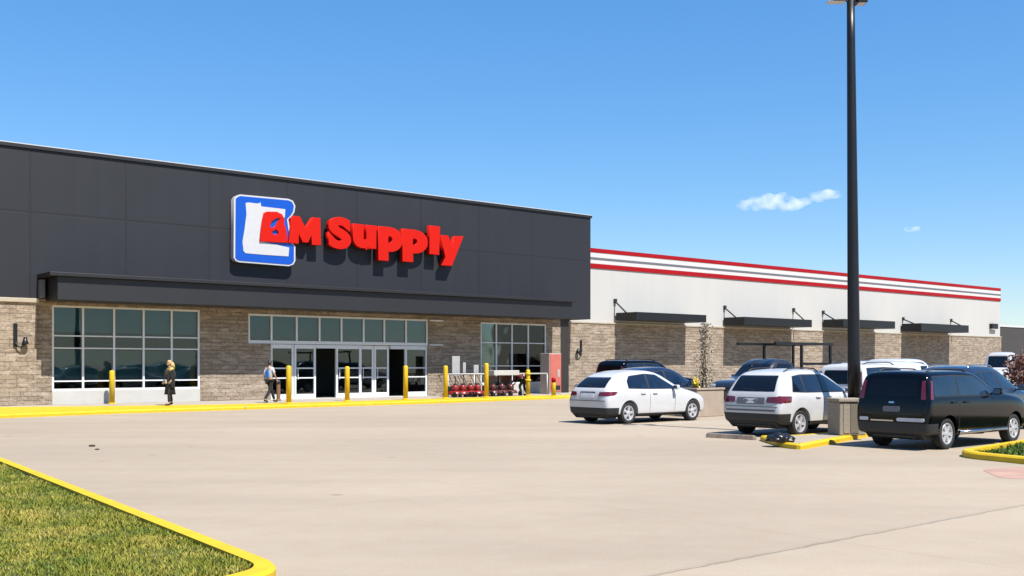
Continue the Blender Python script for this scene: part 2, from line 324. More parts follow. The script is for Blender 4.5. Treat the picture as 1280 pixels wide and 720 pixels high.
def blades(name, poly, n, h0, h1, label, seed, near=None, wid=.008, palette=None, gz=.04):
    rs = np.random.RandomState(seed); P = np.array([(p.x, p.y) for p in poly]); lo, hi = P.min(0), P.max(0)
    pts = []
    while sum(len(p) for p in pts) < n:
        q = lo + rs.rand(n, 2) * (hi - lo); ins = np.zeros(len(q), bool); j = len(P) - 1
        for i in range(len(P)):
            c = ((P[i, 1] > q[:, 1]) != (P[j, 1] > q[:, 1])) & (q[:, 0] < (P[j, 0] - P[i, 0]) * (q[:, 1] - P[i, 1]) / (P[j, 1] - P[i, 1] + 1e-12) + P[i, 0]); ins ^= c; j = i
        q = q[ins]
        if near is not None: q = q[rs.rand(len(q)) < np.clip(near / np.maximum(q[:, 1], 1), .12, 1) ** 1.3]
        pts.append(q)
    q = np.concatenate(pts)[:n]; n = len(q)
    tus = .5 + .5 * np.sin(q[:, 0] * 3.1 + 2 * np.sin(q[:, 1] * 1.7)) * np.sin(q[:, 1] * 2.3 + 1.5 * np.sin(q[:, 0] * 2.1))
    hgt = (h0 + (h1 - h0) * rs.rand(n)) * (.55 + .8 * tus); ang = rs.rand(n) * 6.283; lean = hgt * (.25 + .7 * rs.rand(n)); la = rs.rand(n) * 6.283
    w = wid * (.6 + .8 * rs.rand(n)) * np.maximum(1, q[:, 1] / 12); dx, dy = np.cos(ang) * w, np.sin(ang) * w; lx, ly = np.cos(la) * lean, np.sin(la) * lean
    V = np.zeros((n, 5, 3)); z0 = gz
    V[:, 0] = np.c_[q[:, 0] - dx, q[:, 1] - dy, np.full(n, z0)]; V[:, 1] = np.c_[q[:, 0] + dx, q[:, 1] + dy, np.full(n, z0)]
    V[:, 2] = np.c_[q[:, 0] + dx * .7 + lx * .4, q[:, 1] + dy * .7 + ly * .4, z0 + hgt * .6]; V[:, 3] = np.c_[q[:, 0] - dx * .7 + lx * .4, q[:, 1] - dy * .7 + ly * .4, z0 + hgt * .6]
    V[:, 4] = np.c_[q[:, 0] + lx, q[:, 1] + ly, z0 + hgt * .95]
    base = (np.arange(n) * 5)[:, None]
    quads = base + np.array([[0, 1, 2, 3]]); tris = base + np.array([[3, 2, 4]])
    me = bpy.data.meshes.new(name); me.vertices.add(n * 5); me.vertices.foreach_set('co', V.ravel())
    me.loops.add(n * 7); me.loops.foreach_set('vertex_index', np.concatenate([quads, tris], 1).ravel())
    st = np.empty((n, 2), int); st[:, 0] = np.arange(n) * 7; st[:, 1] = st[:, 0] + 4
    me.polygons.add(n * 2); me.polygons.foreach_set('loop_start', st.ravel()); me.update(calc_edges=True); me.validate()
    return tag(link(name, me, palette), label, None, None, 'stuff')
def grass_mat(name, c1, c2, c3):
    c1, c2, c3 = [[x * KA for x in c] for c in (c1, c2, c3)]
    m, nt, b = newmat(name); L = nt.links.new; b.inputs['Roughness'].default_value = .6; b.inputs['Specular IOR Level'].default_value = .25
    tc = N(nt, 'ShaderNodeTexCoord'); n1 = N(nt, 'ShaderNodeTexNoise', Scale=1.3, Detail=5.0); n2 = N(nt, 'ShaderNodeTexNoise', Scale=6.0, Detail=3.0)
    L(tc.outputs['Object'], n1.inputs['Vector']); L(tc.outputs['Object'], n2.inputs['Vector'])
    cr = N(nt, 'ShaderNodeValToRGB'); cr.color_ramp.elements[0].position = .36; cr.color_ramp.elements[1].position = .66
    cr.color_ramp.elements[0].color = rgba(c1); cr.color_ramp.elements[1].color = rgba(c3); e = cr.color_ramp.elements.new(.5); e.color = rgba(c2)
    ad = N(nt, 'ShaderNodeMath', operation='MULTIPLY_ADD'); L(n2.outputs['Fac'], ad.inputs[0]); ad.inputs[1].default_value = .4; sb = N(nt, 'ShaderNodeMath', operation='MULTIPLY'); L(n1.outputs['Fac'], sb.inputs[0]); sb.inputs[1].default_value = .6; L(sb.outputs[0], ad.inputs[2])
    L(ad.outputs[0], cr.inputs['Fac']); L(cr.outputs[0], b.inputs['Base Color'])
    b.inputs['Subsurface Weight'].default_value = 0
    return m
GM = grass_mat('olive_grass', (.12, .165, .016), (.245, .245, .028), (.44, .35, .075))
GM2 = grass_mat('fresh_grass', (.035, .085, .008), (.07, .13, .012), (.11, .17, .02))
# near island at the left: its kerb runs straight away from the viewer
A0 = gnd(0, 579); A1 = gnd(300, 701.5); dA = (A1 - A0).normalized(); C0 = A1 + dA * 1.04
far = A0 - dA * 6; left = Vector((-.5, -.866, 0))
pl = [(far.x, far.y), (C0.x, C0.y), (C0.x + left.x * 9, C0.y + left.y * 9), (far.x - 11, far.y - 12)]
isl = rounded(pl, [.5, .42, .5, .5])
inn = kerb_ring(isl, .17, .12, 'island_kerb', 'yellow kerb round the grass island in the foreground')
so = MB(); so.prism([(p.x, p.y) for p in inset(isl, .165)], 0, .05); tag(so.build('soil_and_shade', 'soil_and_shade'), 'dark earth edge drawn as a shadow line inside the yellow kerb', None, None, 'structure')  # earth strip kept dark to draw the shade between kerb and turf
tf = MB(); tf.prism([(p.x, p.y) for p in inset(isl, .20)], 0, .085); tag(tf.build('turf_ground', 'turf'), 'turf ground under the grass', None, None, 'structure')
vis = [Vector((q.x, q.y)) for q in [gnd(312, 712, 0) , gnd(300, 760), gnd(-60, 760), gnd(-60, 575), gnd(-8, 582)]]
gp = [Vector(p) for p in inset(isl, .205)]
# blades only where the lawn can be seen from around the viewpoint
clip = [p for p in gp]
blades('grass', [Vector((max(p.x, -15.5), max(min(p.y, 24.0), 5.6))) for p in clip], 300000, .02, .055, 'olive and yellowed grass on the island beside the yellow kerb', 3, 9.0, .0048, GM, .08)
# right island
T = gnd(1196, 572)
pr = [(T.x - .05, T.y + .12), (T.x + .72 * 9, T.y + .78 * 9), (T.x + 10, T.y + .5), (T.x + .42 * 7, T.y - .9 * 7)]
isr = rounded(pr, [.75, .5, .5, .5]); kerb_ring(isr, .2, .12, 'grass_island_kerb', 'yellow kerb round the grass island beside the black car')
tf = MB(); tf.prism([(p.x, p.y) for p in inset(isr, .195)], 0, .045); tag(tf.build('turf_mound', 'turf'), 'turf under the grass beside the black car', None, None, 'structure')
blades('lawn_grass', inset(isr, .24), 30000, .05, .10, 'short bright green grass inside the yellow kerb beside the black car', 5, 19.0, .007, GM2)
# middle island carrying the lamp post
pm = [(5.47, 21.1), (5.72, 20.55), (6.95, 22.3), (8.35, 24.3), (9.9, 25.6), (9.55, 26.0), (6.25, 23.3), (5.5, 23.2)]
ism = rounded(pm, [.25, .3, .2, .3, .2, .2, .3, .2], 4); kerb_ring(ism, .15, .11, 'lamp_island_kerb', 'yellow kerb round the narrow island of the lamp post')
tf = MB(); tf.prism([(p.x, p.y) for p in inset(ism, .145)], 0, .105); tag(tf.build('island_paving', 'island'), 'concrete top of the lamp post island', None, None, 'structure')
# painted lines and the faded red patch
def strip(p, q, w, mat, name, label, z=.004):
    p = Vector((p.x, p.y, 0)); q = Vector((q.x, q.y, 0)); t = (q - p).normalized(); n_ = Vector((-t.y, t.x, 0)) * w / 2; zz = Vector((0, 0, z))
    s = MB(); s.quad(p - n_ + zz, q - n_ + zz, q + n_ + zz, p + n_ + zz); return tag(s.build(name, mat), label, None, None, 'structure')
W_HATCH = gnd(787, 530); W_WAG = gnd(1002, 546); W_SUV = gnd(1186, 562)
for p0, k0, k1 in ((W_SUV + M * 1.95, -.6, 4.2), (W_HATCH + M * -.75, -.9, 3.6), (W_HATCH + M * 2.15, -.9, 3.6), (W_WAG + M * 2.2, -.9, 3.6)):
    strip(p0 + D * k0, p0 + D * k1, .11, 'linewhite', 'parking_line', 'white painted line between the parking bays')
s = MB(); rp = rounded([tuple(gnd(1226, 587).xy), tuple(gnd(1300, 583).xy), tuple(gnd(1330, 600).xy), tuple(gnd(1250, 598).xy)], .25)
s.prism([(p.x, p.y) for p in rp], -.01, .004); tag(s.build('faded_red_marking', 'fadedred'), 'faded red painted marking on the concrete', None, None, 'structure')
# ------------------------------------------------------------------ dark shop building
ST = empty('store_building', O, ANG); tag(ST, 'large charcoal shop building with stone pier, long dark canopy and glass entrance doors', 'building')
MB().box(-12, 30.5, 0, 22, 4.2, 9.86).build('upper_wall', 'dark', ST, .01)
MB().box(-12.05, 30.56, -.07, 22.05, 9.86, 10.0).build('coping', 'black', ST, .01)
MB().box(-12.03, 30.54, -.05, 22.0, 10.0, 10.03).build('coping_flashing', 'white2', ST)
pr_ = MB().box(-12, 1.29, 0.03, 1.2, 0, 4.03).build('stone_pier', 'stone', ST)
MB().box(-12, 1.37, -.05, 1.0, 4.03, 4.197).build('pier_cap', 'cap', pr_, .02)
def wall_open(x0, x1, z0, z1, y, dep, ops):
    xs = sorted({x0, x1, *[o[0] for o in ops], *[o[1] for o in ops]}); zs = sorted({z0, z1, *[o[2] for o in ops], *[o[3] for o in ops]}); m = MB()
    solid = lambda i, j: 0 <= i < len(xs) - 1 and 0 <= j < len(zs) - 1 and not any(o[0] - 1e-6 <= (xs[i] + xs[i + 1]) / 2 <= o[1] and o[2] <= (zs[j] + zs[j + 1]) / 2 <= o[3] for o in ops)
    for i in range(len(xs) - 1):
        for j in range(len(zs) - 1):
            if not solid(i, j): continue
            a, b, c, d = xs[i], xs[i + 1], zs[j], zs[j + 1]
            m.quad((a, y, c), (b, y, c), (b, y, d), (a, y, d)); m.quad((a, y + dep, c), (a, y + dep, d), (b, y + dep, d), (b, y + dep, c))
            if not solid(i - 1, j): m.quad((a, y, c), (a, y, d), (a, y + dep, d), (a, y + dep, c))
            if not solid(i + 1, j): m.quad((b, y, c), (b, y + dep, c), (b, y + dep, d), (b, y, d))
            if not solid(i, j - 1): m.quad((a, y, c), (a, y + dep, c), (b, y + dep, c), (b, y, c))
            if not solid(i, j + 1): m.quad((a, y, d), (b, y, d), (b, y + dep, d), (a, y + dep, d))
    return m
YW = .3
WA = (1.93, 7.88, SWZ, 3.98); WB = (22.94, 27.46, SWZ, 3.85); TR = (10.08, 19.63, 2.60, 3.9); DR = (11.15, 19.63, 0.0, 2.60)
wall_open(1.29, 28.5, 0, 4.195, YW, .25, [WA, WB, TR, DR]).build('stone_wall', 'stone', ST)
MB().box(28.5, 29.1, YW - .02, 1.55, 0, 4.195).build('corner_post', 'postshade', ST, .01)
# the room behind the glass
rm = MB(); rm.box(1.0, 29.0, 7.5, 7.6, 0, 4.18); rm.box(1.0, 29.0, .56, 7.5, 4.1, 4.18); rm.box(.9, 1.0, .56, 7.6, 0, 4.18); rm.box(29.0, 29.1, 1.56, 7.6, 0, 4.18); rm.box(8.6, 8.75, .56, 7.5, 0, 4.1); rm.box(21.2, 21.35, .56, 7.5, 0, 4.1)
rm.build('interior', 'inside', ST)
fo = MB(); fo.box(1.0, 29.0, .56, 7.5, SWZ + .002, SWZ + .03); fo.build('interior_floor', 'bin2', ST)
MB().box(11.15, 19.63, .30, .56, 0, SWZ + .015).build('threshold', 'alu', ST)
def window(op, cols, rows, sill, name, reflection_panels, label):
    x0, x1, z0, z1 = op; f = MB(); w = .075
    zb = sill
    xs = [x0 + (x1 - x0) * c for c in cols]; zs = [zb] + rows + [z1]
    for i, x in enumerate(xs): f.box(x if i == 0 else x - w / 2 if i < len(xs) - 1 else x - w, x + w if i == 0 else x + w / 2 if i < len(xs) - 1 else x, YW + .02, YW + .16, zb, z1)
    for i, z in enumerate(zs):
        ww = w if i in (0, len(zs) - 1) else .05
        za = z if i == 0 else z - ww if i == len(zs) - 1 else z - ww / 2
        for a, b in zip(xs, xs[1:]):
            f.box(a + w * (1 if a == xs[0] else .5), b - w * (1 if b == xs[-1] else .5), YW + .03, YW + .15, za, za + ww)
    o = f.build(name, 'alu', ST); o['label'] = label
    MB().box(x0 + .01, x1 - .01, YW + .085, YW + .095, zb + .02, z1 - .02).build('pane', 'glass', o)
    if sill > z0 + .1: MB().box(x0, x1, YW - .03, YW + .14, z0, sill - .002).build('sill_panel', 'wpanel', o, .008)
    for b0, b1 in reflection_panels: MB().box(x0 + .08, x1 - .08, YW + .3, YW + .33, b0, b1).build('blind', 'blind', o)
    return o
window(WA, [0, .197, .40, .60, .797, 1], [1.03, 2.32, 2.80], .66, 'display_window', [(2.95, 3.9), (1.05, 2.25)], 'wide five column shop window over a white panel')
window(WB, [0, .235, .47, .72, 1], [1.60, 2.81], .66, 'display_window', [(2.95, 3.78), (1.0, 2.2)], 'four column shop window beside the cabinet')
def panel_row(xs, z0, z1, y, wpost, rails=(), name='frame'):
    f = MB()
    for i, x in enumerate(xs): f.box(x - (0 if i == 0 else wpost / 2 if i < len(xs) - 1 else wpost), x + (wpost if i == 0 else wpost / 2 if i < len(xs) - 1 else 0), y, y + .12, z0, z1)
    for z, h in rails:
        for i, (a, b) in enumerate(zip(xs, xs[1:])):
            f.box(a + wpost * (1 if i == 0 else .5), b - wpost * (1 if i == len(xs) - 2 else .5), y + .01, y + .11, z, z + h)
    return f
txs = [10.08, 11.2, 12.44, 13.6, 14.75, 15.95, 17.1, 18.35, 19.63]
t_ = panel_row(txs, 2.60, 3.9, YW + .02, .085, [(2.60, .14), (3.82, .08)]).build('transom_window', 'alu', ST)
MB().box(10.1, 19.6, YW + .075, YW + .085, 2.70, 3.86).build('pane', 'glass', t_)
MB().box(10.2, 19.5, YW + .35, YW + .38, 2.75, 3.88).build('blind', 'blind', t_)
def door(x0, x1, y, nm, mids=(1.04, 1.48)):
    w = .10; f = panel_row([x0, x1], SWZ + .02, 2.58, y, w, [(SWZ + .02, .2), (mids[0], .055), (mids[1], .06), (2.40, .18)])
    o = f.build(nm, 'alu', ST, .006)
    MB().box(x0 + .05, x1 - .05, y + .05, y + .06, SWZ + .1, 2.5).build('pane', 'glass', o)
    if nm == 'door': MB().tube([(x0 + .16, y - .045, 1.0), (x0 + .16, y - .045, 1.5)], .018, 8).build('handle', 'alu', o)
    return o
door(11.16, 12.30, YW + .05, 'side_light'); door(12.33, 13.42, YW + .05, 'door'); door(14.46, 15.80, YW + .02, 'door'); door(15.83, 16.60, YW + .18, 'door'); door(16.63, 17.46, YW + .18, 'door'); door(18.32, 19.62, YW + .05, 'side_light')
# inner leaves slid behind the open doorways
MB().box(13.42, 14.46, YW + .03, YW + .17, 2.42, 2.58).build('door_header', 'alu', ST, .005); MB().box(17.47, 18.32, YW + .03, YW + .17, 2.42, 2.58).build('door_header', 'alu', ST, .005)
# the long canopy
cp = MB().box(1.62, 27.68, -1.5, -.004, 4.10, 4.97).build('canopy', 'canopy', ST, .012)
MB().box(1.30, 27.95, -1.66, -.004, 4.973, 5.11).build('canopy_lip', 'black', cp, .01)
MB().box(1.34, 1.50, -.35, -.004, 4.22, 4.90).build('bracket', 'grey', cp, .01)
MB().box(19.7, 20.5, YW - .08, YW - .003, 3.82, 3.90).build('ledge', 'alu', ST); MB().box(19.7, 20.5, YW - .08, YW - .003, 2.62, 2.68).build('ledge', 'alu', ST)
# ------------------------------------------------------------------ sign
SY = -.44
LG = empty('logo_sign', fl(9.3, -.2, 6.3), ANG); tag(LG, 'blue rounded square logo board with a white emblem, mounted left of the red letters', 'sign')
def cpx(x, y): return 280 + x / 4, 230 + y / 4
def trace(pts, yl, org): return [(lambda a: (a[0] - org[0], a[1] - org[1]))(loc(*cpx(x, y), yl)) for x, y in pts]
def poly_curve(name, outline, holes, depth, mat, parent, y, bev=.0):
    cu = bpy.data.curves.new(name, 'CURVE'); cu.dimensions = '2D'; cu.fill_mode = 'BOTH'; cu.extrude = depth / 2; cu.bevel_depth = bev
    for pts in [outline] + holes:
        sp = cu.splines.new('POLY'); sp.points.add(len(pts) - 1); sp.use_cyclic_u = True
        for p, q in zip(sp.points, pts): p.co = (q[0], q[1], 0, 1)
    t = bpy.data.objects.new('tmp', cu); COL.objects.link(t); bpy.context.view_layer.update()
    me = bpy.data.meshes.new_from_object(t.evaluated_get(bpy.context.evaluated_depsgraph_get())); bpy.data.objects.remove(t)
    me.transform(Matrix.Translation((0, y, 0)) @ Matrix.Rotation(R(90), 4, 'X')); me.materials.clear()
    return link(name, me, mat, parent)
og = (9.3, 6.3)
plate = [(62, 60), (80, 52), (322, 74), (345, 84), (357, 110), (352, 140), (340, 160), (322, 176), (330, 230), (345, 300), (357, 310), (357, 385), (347, 402), (325, 411), (75, 391), (58, 383), (48, 368), (50, 75)]
def shrink(pts, k):
    cx = sum(p[0] for p in pts) / len(pts); cy = sum(p[1] for p in pts) / len(pts)
    v = [Vector(p) for p in pts]; return [(q.x, q.y) for q in inset(v, k)]
b1 = poly_curve('border', trace(plate, -.36, og), [], .30, 'signwhite', LG, -.01)
poly_curve('board', trace(shrink(plate, 8), -.36, og), [], .012, 'signblue', LG, -.168)
emb = [(108, 95), (120, 92), (170, 98), (182, 92), (186, 112), (306, 126), (304, 168), (215, 158), (196, 175), (186, 235), (180, 285), (230, 296), (326, 318), (322, 362), (200, 354), (108, 346), (97, 335), (92, 288), (102, 230), (112, 150)]
poly_curve('emblem', trace(emb, -.38, og), [], .012, 'signwhite', LG, -.182)
SG = empty('store_sign', fl(14.5, -.2, 6.3), ANG); tag(SG, 'large red raised letters of the shop name across the dark facade', 'sign')
og2 = (14.5, 6.3)
amp = [(200, 146), (215, 139), (265, 140), (290, 153), (302, 178), (300, 196), (312, 235), (318, 293), (245, 290), (180, 285), (186, 225), (192, 185)]
ah1 = [(236, 236), (262, 226), (274, 240), (270, 254), (246, 254)]; ah2 = [(228, 214), (236, 186), (262, 170), (288, 168), (272, 184), (262, 204), (246, 222)]
poly_curve('letter', trace(amp, SY, og2), [trace(ah1, SY, og2), trace(ah2, SY, og2)], .24, 'signred', SG, SY + .2 + .12, .012)
def poly_letter(pts): poly_curve('letter', trace(pts, SY, og2), [], .24, 'signred', SG, SY + .2 + .12, .012)
poly_letter([(341, 160), (378, 163), (408, 225), (444, 168), (480, 171), (484, 305), (440, 303), (438, 252), (420, 292), (394, 290), (373, 244), (372, 298), (322, 292)])
poly_letter([(1085, 256), (1120, 259), (1142, 316), (1152, 262), (1196, 262), (1139, 409), (1086, 405), (1108, 366)])
poly_letter([(1030, 208), (1079, 214), (1075, 354), (1027, 349)])
def glyph(ch, box, off, ysh=0):
    cu = bpy.data.curves.new('letter', 'FONT'); cu.body = ch; cu.size = 1.0; cu.offset = off; cu.extrude = .12; cu.bevel_depth = .01
    t = bpy.data.objects.new('tmp', cu); COL.objects.link(t); bpy.context.view_layer.update()
    me = bpy.data.meshes.new_from_object(t.evaluated_get(bpy.context.evaluated_depsgraph_get())); bpy.data.objects.remove(t)
    xs = [v.co.x for v in me.vertices]; ys = [v.co.y for v in me.vertices]
    x0, y0, x1, y1 = box; l = loc(*cpx(x0, (y0 + y1) / 2), SY)[0] - og2[0]; r = loc(*cpx(x1, (y0 + y1) / 2), SY)[0] - og2[0]
    zt = loc(*cpx((x0 + x1) / 2, y0), SY)[1] - og2[1]; zb = loc(*cpx((x0 + x1) / 2, y1), SY)[1] - og2[1]
    for v in me.vertices:
        a = (v.co.x - min(xs)) / (max(xs) - min(xs)); b = (v.co.y - min(ys)) / (max(ys) - min(ys)); d = v.co.z
        v.co = (l + (r - l) * a, SY + .2 + .12 - d, zb + (zt - zb) * b)
    me.materials.clear(); bm = bmesh.new(); bm.from_mesh(me); bmesh.ops.recalc_face_normals(bm, faces=bm.faces); bm.to_mesh(me); bm.free()
    return link('letter', me, 'signred', SG)
glyph('S', (522, 165, 636, 326), .055); glyph('u', (645, 203, 762, 331), .065); glyph('p', (771, 216, 893, 386), .062); glyph('p', (892, 229, 1019, 392), .062)
# ------------------------------------------------------------------ white building
WH = empty('warehouse_building', O, ANG); tag(WH, 'long white building with red and grey roofline stripes, stone base and small dark canopies', 'building')
YB = 1.7; XE = 82.84
MB().box(30.52, XE, YB, 40, 4.15, 8.22).build('white_wall', 'white', WH)
MB().box(28.0, XE + .05, YB - .09, 39.9, 0, 4.06).build('stone_base', 'stone', WH)
MB().box(29.12, XE + .08, YB - .13, 39.8, 4.06, 4.15).build('stone_cap', 'cap', WH, .01)
MB().box(30.53, XE + .06, YB - .05, 40.05, 8.22, 8.46).build('stripe', 'red', WH)
MB().box(30.53, XE + .02, YB - .03, 40.02, 7.57, 8.215).build('stripe_band', 'white2', WH)
MB().box(30.53, XE + .04, YB - .045, YB - .032, 7.80, 7.93).build('stripe', 'grey', WH)
MB().box(30.53, XE + .06, YB - .05, 40.04, 7.30, 7.565).build('stripe', 'red', WH)
CDEP = 1.75; YF = YB - CDEP
cans = [((770, 391), (883, 403), [(769, 377)]), ((905, 398), (1015, 409), [(906, 385), (992, 388)]), ((1029, 402), (1119, 411), [(1029, 391)]), ((1127, 406.5), (1211, 416), [(1129, 399), (1189, 401)])]
for (u0, v0), (u1, v1), rods in cans:
    xa = loc(u0, v0 + 8, YB - .1)[0]; xb, zb = loc(u1, v1, YF); zt = loc(u1, v1 - 9.2, YF)[1]
    c = MB().box(xa, xb, YF, YB - .095, zb, zt).build('canopy', 'blackm', WH, .01)
    for u, v in rods:
        x, z = loc(u, v, YB - .05); r_ = MB()
        r_.tube([(x, YB - .06, z), (x, YB - .95, zt - .01)], .05, 8); r_.box(x - .10, x + .10, YB - .12, YB - .002, z - .10, z + .16)
        r_.build('tie_rod', 'black', c)
# far annex
AX = empty('annex_building', fl(84.5, 3.2), ANG); tag(AX, 'low dark brown building with a pale coping behind the end of the white building', 'building')
MB().box(0, 30, 0, 15, 0, 5.15).build('wall', plain('brown_metal_siding', (.05, .042, .038), .6, 0, .1, 1), AX); MB().box(-.05, 30.05, -.06, 15.1, 5.15, 5.33).build('coping', 'white2', AX)
# ------------------------------------------------------------------ wall lamps
def wall_lamp(px, yl, label, flip):
    x, zt = loc(px[0], px[1], yl); _, zb = loc(px[0], px[2], yl); h = zt - zb
    t = empty('wall_lamp', fl(x, yl, zb), ANG); tag(t, label, 'wall lamp')
    MB().box(-.07, .07, -.05, .0, .1, h).build('back_plate', 'blackm', t, .01)
    a = MB(); pts = [(0, -.05, h * .3)] + [(flip * (.16 - .16 * math.cos(w)), -.05 - .12 * math.sin(w / 2), h * .3 - .2 * math.sin(w)) for w in (.4, .9, 1.4, 2.0, 2.6, 3.1)]
    a.tube(pts, .035, 8); a.build('arm', 'blackm', t, 0, True)
    MB().lathe([(0, .26), (.05, .26), (.10, .1), (.13, 0), (.12, -.02), (0, -.02)], 14, (flip * .32, -.12, h * .22)).build('shade', 'blackm', t, 0, True)
wall_lamp((19, 404, 437), .02, 'black gooseneck wall lamp on the stone pier beside the wide window', 1)
wall_lamp((726, 425, 446), 1.60, 'black gooseneck wall lamp on the stone wall above the white hatchback', -1)
x, z = loc(1241, 408.5, YB - .05); t = empty('wall_pack_light', fl(x, YB - .0, z - .25), ANG); tag(t, 'square black floodlight high on the far end of the white wall', 'wall lamp')
MB().box(-.55, .55, -.28, -.003, .08, .52).build('housing', 'blackm', t, .03); MB().box(-.5, .5, -.24, -.02, .0, .078).build('lens', 'plate', t)
# ------------------------------------------------------------------ bollards
bol = [((140, 505), 463, 'yellow steel bollard in front of the wide five column shop window'), ((361, 504.5), 457, 'yellow bollard beside the slim brown post at the entrance'), ((434, 501.5), 458, 'yellow bollard in front of the middle pair of entrance doors'), ((507, 499.5), 457, 'yellow bollard in front of the entrance side light nearest the red mowers'),
       ((557, 498), 457, 'yellow bollard at the left end of the red mower row'), ((608, 497), 454, 'yellow bollard between the bright red and the dark red mowers'), ((660, 494.5), 462, 'yellow bollard with a ring collar beside the person bending in maroon'), ((692, 495.5), 472, 'short yellow bollard with a red top in front of the salmon cabinet')]
for k, ((u, v), vt, lab) in enumerate(bol):
    p = gnd(u, v, SWZ); h = (v - vt) / F * p.y; rr = .105
    t = empty('bollard', (p.x, p.y, SWZ + .003)); tag(t, lab, 'bollard', 'yellow bollards along the kerb')
    top = h - .22 if k == 7 else h
    MB().lathe([(0, 0), (rr, 0), (rr, top - .07), (rr * .9, top - .03), (rr * .6, top - .005), (0, top)], 18).build('post', 'yellow', t, 0, True)
    MB().lathe([(rr + .003, 0), (rr + .045, 0), (rr + .045, .03), (rr + .003, .05)], 18).build('base_collar', 'yellow', t)
    if k == 7: MB().lathe([(rr * .6, top - .002), (rr * 1.05, top), (rr * 1.05, h - .06), (rr * .6, h), (0, h)], 18).build('red_cap', 'red', t, 0, True)
    if k == 6:
        for zz in (h * .55, h * .8): MB().lathe([(rr, zz), (rr + .05, zz + .02), (rr + .05, zz + .09), (rr, zz + .11)], 18).build('ring_collar', 'yellow', t, 0, True)
# slim brown post at the entrance, salmon cabinet, rail, price signs
p = gnd(348, 501, SWZ); t = empty('ash_post', (p.x, p.y, SWZ)); tag(t, 'slim brown post with a dark top beside the entrance doors', 'ash bin')
MB().lathe([(0, 0), (.12, 0), (.12, .05), (.085, .08), (.085, .72), (0, .72)], 16).build('post', 'brown', t, 0, False); MB().lathe([(0, .722), (.1, .722), (.1, .84), (.07, .90), (0, .90)], 16).build('lid', 'black', t)
p0 = gnd(687, 496, SWZ); hx, hy = tofl(p0); hx = loc(687, 470, -1.3)[0]; t = empty('vending_cabinet', fl(hx, -1.3, SWZ), ANG); tag(t, 'tall salmon and white vending cabinet standing at the corner of the shop', 'vending machine')
Wc = loc(702, 470, -1.3)[0] - hx; hc = loc(690, 441.5, -1.3)[1] - SWZ
MB().box(0, Wc, .03, .75, 0, hc).build('body', 'cabwhite', t, .02); MB().box(.03, Wc - .03, 0, .028, .12, hc - .05).build('front_panel', 'salmon', t, .01); MB().box(Wc * .65, Wc * .85, -.01, -.001, .9, 1.3).build('coin_panel', 'cabwhite', t); MB().box(.1, Wc - .1, -.012, -.001, .22, .45).build('hatch', 'black', t)
# cart rail
p1 = gnd(560, 498, SWZ); yr = -1.55; xa = loc(560, 467, yr)[0]; xb = loc(684, 466, yr)[0]; zr = loc(600, 467.5, yr)[1] - SWZ
t = empty('cart_rail', fl(xa, yr, SWZ), ANG); tag(t, 'low white pipe rail running behind the mowers under the shop window', 'railing')
MB().tube([(0, 0, zr), (xb - xa, 0, zr)], .035, 8).build('top_rail', 'wpanel', t, 0, True)
for k in range(5): MB().tube([((xb - xa) * k / 4, 0, 0), ((xb - xa) * k / 4, 0, zr - .03)], .03, 8).build('post', 'wpanel', t, 0, True)
for (u0, u1, va, vb, lab) in ((565, 574.5, 445, 465, 'largest white price sign on a stand behind the red mowers'), (578.5, 582, 453, 466, 'narrow white price sign behind the red mowers'), (592, 598, 456, 466, 'small square white price sign behind the red mowers')):
    yy = -1.15; x0, z1 = loc(u0, va, yy); x1, z0 = loc(u1, vb, yy); t = empty('price_sign', fl((x0 + x1) / 2, yy, SWZ), ANG); tag(t, lab, 'sign', 'white price signs over the mowers'); hw = (x1 - x0) / 2
    MB().box(-hw, hw, -.02, .02, z0 - SWZ + (.35 if u0 == 565 else 0), z1 - SWZ).build('board', 'signcard', t); MB().tube([(0, .04, 0), (0, .04, z1 - SWZ - .05)], .02, 6).build('stand', 'blackm', t)
    if u0 == 565: MB().box(-hw, hw, -.02, .02, z0 - SWZ - .2, z1 - SWZ - .42).build('lower_board', 'signcard', t)
# mowers
def mower(mat):
    t = empty('lawn_mower'); d = MB(); d.lathe([(0, .30), (.20, .30), (.30, .27), (.36, .17), (.36, .13), (0, .13)], 18); d.build('deck', mat, t, 0, True)
    e = MB(); e.lathe([(0, .58), (.13, .57), (.17, .52), (.17, .30), (0, .30)], 14); e.build('engine', mat, t, 0, True); MB().lathe([(0, .66), (.09, .65), (.10, .585), (0, .585)], 12).build('engine_cap', 'black', t)
    for sx, sy in ((-.27, -.33), (.27, -.33), (-.27, .33), (.27, .33)):
        w = MB().lathe([(0, -.03), (.12, -.03), (.13, -.02), (.13, .02), (.12, .03), (0, .03)], 14, (0, 0, 0), 'y'); w = w.build('wheel', 'rubber', t); w.rotation_euler = (0, 0, R(90)); w.location = (sx * 1.35, sy, .131)
    h = MB()
    for s in (-.24, .24): h.tube([(s, .3, .25), (s, .62, .7), (s, .9, 1.06)], .017, 6)
    h.tube([(-.24, .9, 1.06), (.24, .9, 1.06)], .02, 6); h.build('handle', 'blackm', t, 0, True)
    MB().box(-.18, .18, .36, .62, .2, .52).build('grass_bag', 'black', t, .06); return t
proto = None
def mow_at(u, yl, mat, lab, rz):
    global proto
    t = mower(mat); x = loc(u, 480, yl)[0]; t.location = fl(x, yl, SWZ); t.rotation_euler = (0, 0, ANG + rz); tag(t, lab, 'lawn mower', 'lawn mowers lined up under the shop window')
for u, lab, rz in ((569, 'bright red lawn mower beside the leftmost bollard of the mower row', .15), (578.5, 'bright red lawn mower second from the left end of the row', -.1), (588, 'bright red lawn mower third in the row, below the small square price sign', .2), (597, 'bright red lawn mower last of the bright ones, next to the tall bollard', 0)):
    mow_at(u, -2.25, 'mowred', lab, rz)
